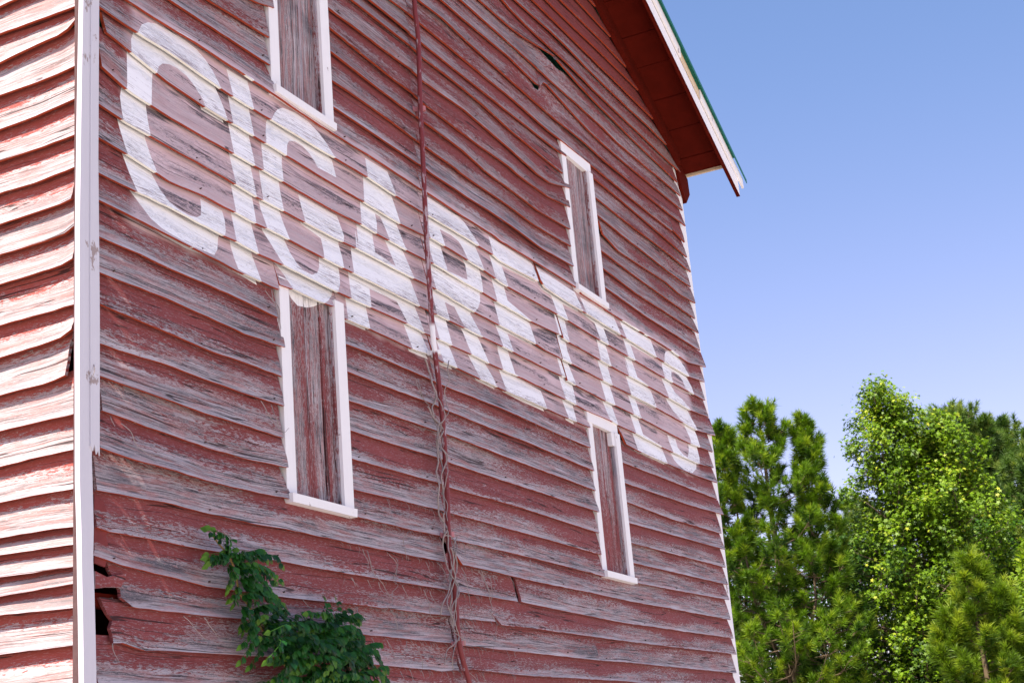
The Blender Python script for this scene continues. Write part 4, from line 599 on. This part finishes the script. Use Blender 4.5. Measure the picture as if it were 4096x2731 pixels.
window(1.186, 1.690, 2.912, 3.888, None, M_SHUT_RED, (.42, .78), letters=True, sill=(.004, .012), label='boarded window below the G with flaking dark red shutter boards')
window(1.190, 1.690, 4.822, 5.86, .075, M_SHUT_GREY, (.62,), sill=(0, .012), label='boarded window above the G with bare grey shutter boards')
window(4.628, 5.130, 4.806, 5.845, .080, M_SHUT_GREY, (.55,), sill=(0, .022), label='boarded window under the eave with bare shutter boards')
wl = window(4.612, 5.110, 2.911, 3.942, .075, M_SHUT_RED, (.5,), sill=(.012, .018), label='boarded window below the letters with dark red shutter boards')
a = MB(); a.box(4.985, 5.035, .000, .05, 3.775, 3.862); a.build('block', M_WHITE, wl)

# roof and eave
roof = MB()
SL = math.sqrt(1.25)
def slab(side, x_out, z0, z1, y0, y1, mat, name, parent, x_in=None):
    """strip of roof between rake offsets z0..z1 (vertical), from the peak to x_out"""
    sg = 1 if side > 0 else -1
    xi = 0.0 if x_in is None else x_in
    A = (PEAK_X + sg * xi, PEAK_Z - xi * .5); B = (PEAK_X + sg * x_out, PEAK_Z - x_out * .5)
    mb = MB(); poly = [(A[0], A[1] + z0), (B[0], B[1] + z0), (B[0], B[1] + z1), (A[0], A[1] + z1)]
    if sg > 0: poly = poly[::1]
    mb.prism(poly, y0, y1); return mb.build(name, mat, parent)
XO = 3.80
rf = slab(1, 3.83, .188, .204, -.428, DEPTH + .4, M_GREEN, 'roof', barn)
slab(-1, 3.83, .188, .204, -.428, DEPTH + .4, M_GREEN, 'roof', barn)
for sg in (1, -1):
    k = 0; x = 0.0
    wd = [.30, .34, .27, .31, .29, .36, .25, .33, .28, .32, .30, .29, .33, .31, .28]
    while x < XO - .01:
        w_ = min(wd[k % len(wd)], XO - x); x2 = x + w_
        slab(sg, x2 - .009, .118 + .003 * (k % 2), .140, -.366, .03, M_RED, 'soffit_board', rf, x_in=x); x = x2; k += 1
    slab(sg, XO + .012, .104, .146, -.366, DEPTH, M_CREAM, 'eave_edge', rf, x_in=XO + .001)
    slab(sg, 3.96, -.040, .095, -.392, -.366, M_WHITE, 'barge_board', rf)
    slab(sg, 3.962, -.044, -.040, -.393, -.362, M_RED, 'barge_edge', rf)
    slab(sg, 3.96, -.044, .118, -.3655, -.362, M_RED, 'barge_back', rf)
    pieces = [(0, 2.1), (2.104, 2.72), (2.722, 3.12), (3.124, 4.05)]
    for p, q in pieces: slab(sg, q, .099, .186, -.400 if p == 2.722 else -.410, -.393, M_CREAM if p == 2.722 else M_WHITE, 'shingle_mould', rf, x_in=p)
    slab(sg, 4.09, .172, .205, -.434, -.429, M_GREEN, 'drip_edge', rf)
    slab(sg, 3.56, -.005, .117, -.035, .004, M_RED, 'frieze_board', rf)
    slab(sg, XO, .205, .210, -.42, DEPTH + .38, M_GREEN, 'ridge_sheet', rf)
g = MB(); g.prism([(7.12, 6.66), (7.40, 6.52), (7.405, 6.38), (7.285, 6.265), (7.20, 6.38)], .0, .045); g.build('rafter_tail', M_RED, barn)

# ---------------------------------------------------------------- the pipe up the wall
def pipe_mat():
    n = NT('worn_red_pipe_paint'); pos = n.t.nodes.new('ShaderNodeNewGeometry').outputs['Position']
    x, y, z = n.sep(pos); a = n.noise(pos, (60, 60, 14), 1, 6, .7)
    wear = n.math('ADD', a, n.math('MULTIPLY', n.math('SUBTRACT', 1.0, n.math('ABSOLUTE', n.math('DIVIDE', n.math('SUBTRACT', z, 4.3), 1.1)), clamp=True), .12))
    c = n.mix(n.step(wear, .60, .66), (.17, .030, .032), (.36, .28, .30))
    w = n.math('MULTIPLY', n.step(z, 3.82, 3.84), n.step(z, 3.99, 3.96)); c = n.mix(w, c, (.76, .74, .74))
    n.col(c); n.bump(a, .0015, .5); n.b.inputs['Roughness'].default_value = .5; return n.m
M_PIPE = pipe_mat()
pipe = [(p[0], -.045, p[1]) for p in PIPE]
pipe = [(2.62, -.045, 7.3), (2.60, -.045, 6.5)] + pipe + [(2.72, -.045, 1.9), (2.80, -.045, 1.3), (2.80, -.045, 0.0)]
conduit = empty('conduit_pipe', (2.6, -.045, 0)); tag(conduit, 'thin painted metal pipe strapped upright to the front wall, crossing the lettering', 'pipe')
def keep_xf(o, par): o.parent = par; o.matrix_parent_inverse = par.matrix_basis.inverted()
po = tubes('pipe', [(smooth_line(pipe, 4), .0135)], M_PIPE, None, 10); keep_xf(po, conduit)
for i, (px, pz) in enumerate(((2.563, 5.235), (2.533, 3.835), (2.538, 2.885), (2.575, 2.352))):
    mb = MB()
    for q in range(8):
        a0 = math.pi * (q / 8) + math.pi; a1 = math.pi * ((q + 1) / 8) + math.pi; r = .0165
        p0 = (px + r * math.cos(a0), -.045 + r * math.sin(a0)); p1 = (px + r * math.cos(a1), -.045 + r * math.sin(a1))
        mb.face([(*p0, pz - .012), (*p1, pz - .012), (*p1, pz + .012), (*p0, pz + .012)])
        mb.face([(*p0, pz - .012), (px, -.045, pz - .012), (*p1, pz - .012)])
    for sx in (-1, 1):
        mb.box(min(px + sx * .0165, px + sx * .019), max(px + sx * .0165, px + sx * .019), -.045, .004, pz - .012, pz + .012)
    mb.box(px - .042, px - .0165, -.010, -.006, pz - .012, pz + .012)
    st = mb.build('strap', M_WHITE if i == 1 else plain('strap_paint', (.40, .16, .17), .5, .5, 60)); keep_xf(st, conduit)

# ---------------------------------------------------------------- dead creeper on the pipe and hanging from the laps
def stem_mat():
    n = NT('dry_vine_bark'); pos = n.t.nodes.new('ShaderNodeNewGeometry').outputs['Position']
    a = n.noise(pos, (40, 40, 40), 1, 5, .6); n.col(n.mix(a, (.11, .085, .075), (.42, .36, .35))); n.b.inputs['Roughness'].default_value = .8; return n.m
M_STEM = stem_mat()
dead = empty('dead_creeper', (2.6, -.03, 1.5)); tag(dead, 'dry grey leafless creeper twisting around the pipe and hanging from the boards', 'dead vine')
def wavy(pts, amp, fz, seed):
    out = []
    for i, p in enumerate(pts):
        q = Vector(p); q.x += mnoise.noise((p[2] * fz, seed, 1)) * amp; q.y += mnoise.noise((p[2] * fz, seed, 5)) * amp; q.z += mnoise.noise((p[0] * fz * 3, p[2] * fz, seed)) * amp * .4
        out.append(q)
    return out
for i, s in enumerate(STRANDS):
    L = [(x, -.052 - .018 * (i % 3) + .012 * math.sin(k * 1.7 + i), z) for k, (x, z) in enumerate(s)]
    pl = wavy(smooth_line(L, 7), .016, 14, i * 3.3)
    r0 = (.0052, .0038, .003)[i % 3]
    keep_xf(tubes('stem', [(pl, [r0 * (1 - .35 * k / len(pl)) for k in range(len(pl))])], M_STEM, None, 5), dead)
rs = random.Random(5)
for i, s in enumerate(LOOSE):
    L = [(x, -.014 - .010 * (k % 2), z) for k, (x, z) in enumerate(s)]
    pl = wavy(smooth_line(L, 6), .009, 22, i * 1.7 + 40)
    keep_xf(tubes('tendril', [(pl, [.0022 * (1 - .6 * k / len(pl)) for k in range(len(pl))])], M_STEM, None, 4), dead)
# fine rootlets left under the lap edges near the pipe, too many and too thin to pick out
rl = []
for c in range(13, 20):
    for _ in range(34):
        x = rs.gauss(2.5, .42)
        if not 1.4 < x < 3.4: continue
        z = interp(lines[c], x); L = rs.uniform(.008, .05) * (1 if rs.random() < .85 else 1.8)
        dx = rs.uniform(-.5, .5) * L
        rl.append(([(x, .004, z), (x + dx * .4, -.008, z - L * .5), (x + dx, -.004, z - L)], [.0014, .0011, .0005]))
o = tubes('rootlets', rl, M_STEM, None, 3); keep_xf(o, dead); o['kind'] = 'stuff'

# ---------------------------------------------------------------- green climbing vine
M_VINE = leaf_mat('dark_vine_leaf', (.008, .050, .012), (.018, .105, .014), (.09, .20, .02), .45, .25)
M_VSTEM = plain('tan_vine_stem', (.26, .17, .06), .7, .3, 40)
vine = empty('climbing_vine', (1.2, -.05, 1.5)); tag(vine, 'dark green leafy vine climbing the lower left of the front wall', 'vine')
for i, s in enumerate(VINE_STEMS):
    L = [(x, -.045 + .012 * math.sin(k * 2.1), z) for k, (x, z) in enumerate(s)]
    keep_xf(tubes('stem', [(smooth_line(L, 5), .0038 if i < 2 else .0028)], M_VSTEM if i < 2 else M_VINE, None, 5), vine)
base = empty_pts = [(1.30, 2.15), (1.34, 1.7), (1.28, 1.0), (1.30, 0.0)]
keep_xf(tubes('stem', [(smooth_line([(x, -.05, z) for x, z in base], 6), .006)], M_VSTEM, None, 6), vine)
def leaflet(P, ax, side, up, L, Wd, out, tint, t):
    """pointed oval leaflet with a fold, hanging from P along ax"""
    n = side.cross(ax).normalized()
    prof = [(0, 0), (.16, .62), (.38, 1.0), (.62, .80), (.82, .42), (1.0, 0)]
    for sg in (-1, 1):
        for (a, wa), (b, wb) in zip(prof[:-1], prof[1:]):
            q = [P + ax * (a * L), P + ax * (b * L) - n * (.10 * L * b * b), P + ax * (b * L) + side * (sg * wb * Wd) - n * (.10 * L * b * b) + n * (.22 * wb * Wd), P + ax * (a * L) + side * (sg * wa * Wd) + n * (.22 * wa * Wd)]
            out.append([tuple(v) for v in q]); tint.append(t)
for fi, fr in enumerate(FRONDS):
    rf_ = random.Random(fi)
    if fi >= 81 and rf_.random() < .1: continue
    yy = -.05 - rf_.random() * (.05 if fi < 81 else .13)
    pts = smooth_line([(fr[0][0], -.05, fr[0][1]), (fr[1][0], yy - .02, fr[1][1]), (fr[2][0], yy, fr[2][1])], 6)
    if len(fr) > 3: pts = smooth_line([(p[0], yy if k else -.05, p[1]) for k, p in enumerate(fr)], 5)
    tot = sum((b - a).length for a, b in zip(pts[:-1], pts[1:]))
    out = []; ti = []; k = max(3, int(tot / .030)); tn = rf_.random() * .7
    cum = [0]
    for a, b in zip(pts[:-1], pts[1:]): cum.append(cum[-1] + (b - a).length)
    def at(d):
        d = min(max(d, 0), cum[-1] - 1e-5); j = max(i for i in range(len(cum)) if cum[i] <= d); j = min(j, len(pts) - 2)
        w = (d - cum[j]) / max(cum[j + 1] - cum[j], 1e-6); return pts[j].lerp(pts[j + 1], w), (pts[j + 1] - pts[j]).normalized()
    for j in range(k):
        P, T = at(tot * (j + 1) / (k + .5))
        for sg in (-1, 1):
            sz = rf_.uniform(.029, .043) * (1 if j < k - 2 else .75)
            down = Vector((rf_.uniform(-.3, .3), rf_.uniform(-.7, .1), -1)).normalized()
            outw = Vector((0, -1 if sg > 0 else .2, .15 if sg > 0 else -.2))
            ax = (T * .45 + outw * .35 + down * .85).normalized()
            side = ax.cross(Vector((rf_.uniform(-.4, .4), -1, rf_.uniform(-.2, .5)))).normalized()
            leaflet(P + outw * .004, ax, side, None, sz, sz * .40, out, ti, min(1, max(0, tn + rf_.uniform(-.2, .25) + (.25 if fi % 7 == 3 else 0))))
    P, T = at(tot); leaflet(P, T, T.cross(Vector((0, -1, 0))).normalized(), None, .034, .012, out, ti, .9)
    V, Fq = tube_arrays([tuple(p) for p in pts], .0011, 3)
    fl_ = [[tuple(V[i]) for i in f] for f in Fq if len(f) == 4]
    allq = out + fl_
    o = raw_mesh('leaf', np.array(allq).reshape(-1, 3), 4, M_VINE, ti + [.8] * len(fl_)); keep_xf(o, vine)

# ---------------------------------------------------------------- trees
M_BARK = plain('pine_bark', (.13, .09, .065), .9, .4, 9, bump=.02)
M_TWIG = plain('pale_twig', (.24, .17, .11), .85, .3, 20)
M_PTW = plain('pine_twig', (.14, .10, .06), .9, .4, 9)
M_PINE_A = leaf_mat('pine_needles_bright', (.009, .038, .005), (.100, .190, .008), (.24, .32, .02), .5, .25)  # low and high tints paint crown shade and sunlit yellow into the needles
M_PINE_B = leaf_mat('pine_needles_greyer', (.012, .042, .012), (.085, .155, .026), (.20, .25, .05), .5, .2)
M_PINE_C = leaf_mat('pine_needles_yellow', (.025, .065, .006), (.12, .20, .010), (.25, .31, .02), .5, .28)
M_GUM = leaf_mat('sweetgum_leaf', (.009, .038, .003), (.115, .205, .004), (.40, .42, .04), .5, .20)  # dark and yellow ends carry painted shade and sunlit highlights
M_BROAD = leaf_mat('dark_broadleaf', (.010, .040, .005), (.040, .105, .006), (.14, .20, .01), .4, .3)
M_YEL = leaf_mat('yellow_green_leaf', (.06, .13, .014), (.16, .24, .016), (.30, .32, .04), .38, .4)

def unit(a): return a / (np.linalg.norm(a, axis=-1, keepdims=True) + 1e-9)
STAR = []
for k in range(10):
    a = -math.pi / 2 + (k - 5) * 2 * math.pi / 10
    STAR.append((math.cos(a) * (1.0 if k % 2 == 1 else .40), math.sin(a) * (1.0 if k % 2 == 1 else .40)))
STAR = np.array(STAR)
OVAL = np.array([(0, -1), (.42, -.45), (.46, .1), (.24, .62), (0, 1), (-.24, .62), (-.46, .1), (-.42, -.45)])
def leaf_cloud(P, N, size, shape, tintv):
    """P: n x 3 places, N: n x 3 leaf normals"""
    n = len(P); r = unit(rng.normal(size=(n, 3))); A = unit(np.cross(N, r)); B = np.cross(N, A)
    k = len(shape); sz = (size * rng.uniform(.65, 1.2, n))[:, None, None]
    bend = -(shape[:, 0]**2 + shape[:, 1]**2)[None, :, None] * .28 * sz
    V = P[:, None] + sz * (A[:, None] * shape[None, :, 0, None] + B[:, None] * shape[None, :, 1, None]) + bend * N[:, None]
    return V.reshape(-1, 3)

def broadleaf(name, label, x, y, h, R, mat, shape, size, nleaf, z0=.8, group=None, cone=.6, leaders=((0, 0, 1.0),), cat='tree', shoots=420, seed=1, sun_bias=.5):
    global rng
    rng = np.random.default_rng(seed); rd_ = random.Random(seed)
    root = empty(name, (x, y, 0)); tag(root, label, cat, group)
    limbs = [([(0, 0, 0), (.05, .03, h * .3), (-.04, .05, h * .6), (0, 0, h * .93)], [h * .02 + .03, h * .015 + .02, h * .010, .012])]
    ends = []
    for (ox, oy, hs) in leaders:
        hh = h * hs
        if ox or oy: limbs.append(([(0, 0, h * .25), (ox * .6, oy * .6, h * .45), (ox, oy, hh * .93)], [.06, .04, .012]))
        nb = int(shoots / len(leaders) * .22)
        for i in range(nb):
            t = (i + rd_.random()) / nb; z = z0 + (hh - z0) * t
            rr = R * (1 - .25 * (ox != 0)) * min(1.0, ((1 - t) / .55) ** cone) * (1 - .3 * max(0.0, (.3 - t) / .3)) * rd_.uniform(.7, 1.12) + .10
            a = i * 2.4 + rd_.uniform(-.5, .5); up = rd_.uniform(.25, .75) * rr
            d = Vector((math.cos(a), math.sin(a), 0)); p0 = Vector((ox * min(1, z / h * 1.6), oy * min(1, z / h * 1.6), max(.3, z - up)))
            p1 = p0 + d * rr * .55 + Vector((0, 0, up * .45)); p2 = p0 + d * rr + Vector((0, 0, up))
            if p2.z > hh: p2.z = hh - rd_.random() * .1
            limbs.append(([tuple(p0), tuple(p1), tuple(p2)], [.010 + rr * .010, .007 + rr * .005, .004]))
            for k in range(4 if rr > .4 else 2):
                w = rd_.uniform(.35, 1.0); q = p1.lerp(p2, w) if w > .5 else p0.lerp(p1, w * 2)
                e = q + Vector((rd_.gauss(0, .2), rd_.gauss(0, .2), rd_.gauss(.10, .16))) * (R * .35 + .25)
                ends.append(((e.x, e.y, min(e.z, hh)), (d.x, d.y, .9)))
                limbs.append(([tuple(q), tuple(e)], [.006, .002]))
        for k in range(8):
            ends.append(((ox + rd_.gauss(0, .05), oy + rd_.gauss(0, .05), hh - .09 * k - .05), (0, 0, 1)))
    E = np.array([e[0] for e in ends]); D = unit(np.array([e[1] for e in ends]))
    tubes('trunk', limbs, M_BARK if cat == 'tree' else M_TWIG, root, 5)
    idx = rng.integers(0, len(E), nleaf)
    off = rng.normal(size=(nleaf, 3)) * np.array([.115, .115, .12]) * (R * .35 + .5)
    P = E[idx] + off; P[:, 2] = np.maximum(P[:, 2], .15)
    N = unit(D[idx] * .5 + rng.normal(size=(nleaf, 3)) * .6 + np.array([-.25, -.1, .65]))
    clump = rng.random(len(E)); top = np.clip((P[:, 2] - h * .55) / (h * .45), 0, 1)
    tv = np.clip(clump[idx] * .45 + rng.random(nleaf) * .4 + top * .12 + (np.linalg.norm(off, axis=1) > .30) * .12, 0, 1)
    V = leaf_cloud(P, N, size, shape, tv)
    raw_mesh('crown', V, len(shape), mat, tv, root)
    return root

def pine(name, label, x, y, h, R, mat, z0=1.0, group=None, leaders=((0, 0, 1.0),), seed=1, tufts=1300, needle=.19, cone=1.0, per=80):
    global rng
    rng = np.random.default_rng(seed); rd_ = random.Random(seed)
    root = empty(name, (x, y, 0)); tag(root, label, 'tree', group)
    limbs = [([(0, 0, 0), (.04, 0, h * .4), (0, .03, h * .8), (0, 0, h - .12)], [h * .016 + .03, h * .011 + .02, h * .004 + .01, .008])]
    tf = []   # (pos, axis, length)
    for (ox, oy, hs) in leaders:
        hh = h * hs
        if ox or oy: limbs.append(([(0, 0, h * .35), (ox * .7, oy * .7, h * .55), (ox, oy, hh - .1)], [.05, .03, .008]))
        nb = int(tufts / len(leaders) / 9)
        for i in range(nb):
            t = ((i + rd_.random()) / nb) ** .9; z = z0 + (hh - z0) * t
            rr = (R * (1 - .35 * (ox != 0))) * ((1 - t) ** cone * .9 + .07) * rd_.uniform(.35, 1.2)
            if t < .25: rr *= .7 + t
            a = i * 2.4 + rd_.uniform(-.6, .6); d = Vector((math.cos(a), math.sin(a), 0))
            cxy = Vector((ox * min(1, z / h * 1.5), oy * min(1, z / h * 1.5), 0))
            p0 = cxy + Vector((0, 0, z)); up = rr * rd_.uniform(.15, .55)
            p1 = p0 + d * rr * .6 + Vector((0, 0, up * .25)); p2 = p0 + d * rr + Vector((0, 0, up + .08))
            limbs.append(([tuple(p0), tuple(p1), tuple(p2)], [.008 + rr * .011, .006 + rr * .005, .004]))
            tf.append((p2, (d * .45 + Vector((0, 0, 1))).normalized(), rd_.uniform(.14, .30)))
            for k in range(8):
                w = rd_.uniform(.45, 1); q = p0.lerp(p1, w * 1.6) if w < .6 else p1.lerp(p2, (w - .6) * 2.5)
                s = rd_.uniform(.12, .42) * min(1, rr + .2) * .7
                dd = Vector((d.x + rd_.uniform(-1.1, 1.1), d.y + rd_.uniform(-1.1, 1.1), rd_.uniform(.1, .9))).normalized()
                e = q + dd * s; limbs.append(([tuple(q), tuple(e)], [.006, .003]))
                tf.append((e, (dd * .55 + Vector((0, 0, .75))).normalized(), rd_.uniform(.08, .24)))
        for k in range(6):
            tf.append((Vector((ox + rd_.gauss(0, .04), oy + rd_.gauss(0, .04), hh - .12 - .11 * k)), Vector((rd_.gauss(0, .2), rd_.gauss(0, .2), 1)).normalized(), .2))
    tubes('trunk', limbs, M_PTW, root, 4)
    P = np.array([tuple(t[0]) for t in tf]); A = np.array([tuple(t[1]) for t in tf]); Ln = np.array([t[2] for t in tf])
    n = len(P); P = np.repeat(P, per, 0); A = np.repeat(A, per, 0); Ln = np.repeat(Ln, per); cl = np.repeat(rng.random(n), per)
    m = len(P); s = rng.random(m) ** .8; r = unit(rng.normal(size=(m, 3))); side = unit(np.cross(A, r))
    th = np.radians(rng.uniform(15, 80, m) * (1.15 - .6 * s)); dirn = A * np.cos(th)[:, None] + side * np.sin(th)[:, None]
    dirn[:, 2] -= .12
    b = P + A * (s * Ln)[:, None]; ln = needle * rng.uniform(.7, 1.15, m); wv = unit(np.cross(dirn, rng.normal(size=(m, 3)))) * .0075
    tip = b + dirn * ln[:, None]; tip[:, 2] -= ln * .12
    V = np.stack([b - wv, b + wv, tip], 1).reshape(-1, 3)
    tv = np.clip(cl * .75 + s * .2 + rng.random(m) * .15, 0, 1)
    raw_mesh('crown', V, 3, mat, tv, root)
    # upright new-growth candles
    return root

pine('pine_tree', 'bright green pine right beside the barn wall with open upright tips', 24.9, 4.50, 8.70, 2.3, M_PINE_A, z0=.6, leaders=((0, 0, 1.0), (-.3, .75, .955), (.3, -.80, .95)), seed=3, tufts=2900, cone=.95)
broadleaf('sweetgum_tree', 'tall yellow-green broadleaf tree with star leaves in the middle of the tree row', 26.4, 2.15, 9.12, 1.42, M_GUM, STAR, .052, 84000, z0=.8, leaders=((0, .26, 1.0), (.1, -.22, .955), (.1, -.95, .90)), seed=8, shoots=1500, cone=.62)
pine('pine_tree', 'grey-green pine just right of the broadleaf tree with pointed candles', 31.4, 1.80, 9.35, 2.6, M_PINE_B, z0=1.5, seed=14, tufts=2300, cone=.7, leaders=((0, 0, 1.0), (.2, -.6, .97)))
pine('pine_tree', 'grey-green pine behind and between its two taller neighbours at the right', 32.7, .95, 9.05, 2.5, M_PINE_B, z0=1.5, seed=15, tufts=2300, cone=.7)
pine('pine_tree', 'grey-green pine cut by the right edge of the view', 30.0, -.35, 8.15, 2.5, M_PINE_B, z0=1.5, seed=16, tufts=2300, cone=.7)
pine('young_pine_tree', 'short yellowish young pine low in front of the right-hand trees', 19.75, .12, 4.45, .85, M_PINE_C, z0=.3, seed=21, tufts=1100, cone=.8, needle=.17, leaders=((0, 0, 1.0), (.1, -.40, .88), (-.1, .42, .82)))
broadleaf('broadleaf_shrub', 'bright yellow-green leafy sapling at the lower right edge', 24.6, -.35, 5.3, 1.0, M_YEL, OVAL, .055, 9000, z0=.6, seed=31, shoots=350, cone=.8)
broadleaf('broadleaf_tree', 'dark leafy tree low between the left pine and the tall broadleaf tree', 28.5, 4.0, 6.4, 2.0, M_BROAD, OVAL, .06, 26000, z0=.4, seed=41, shoots=900, cone=.5)
broadleaf('broadleaf_tree', 'dark leafy tree behind the left pine close to the barn corner', 27.6, 6.2, 6.6, 2.0, M_BROAD, OVAL, .06, 24000, z0=.4, seed=42, shoots=800, cone=.5)
broadleaf('broadleaf_tree', 'dark leafy tree in shade below the grey-green pines', 29.2, .9, 6.3, 2.0, M_BROAD, OVAL, .06, 24000, z0=.4, seed=43, shoots=800, cone=.5)
pine('pine_tree', 'dim pine standing far back behind the gap left of the broadleaf tree', 36.0, 5.2, 8.3, 2.7, M_PINE_B, z0=.8, seed=44, tufts=1200, cone=.6)
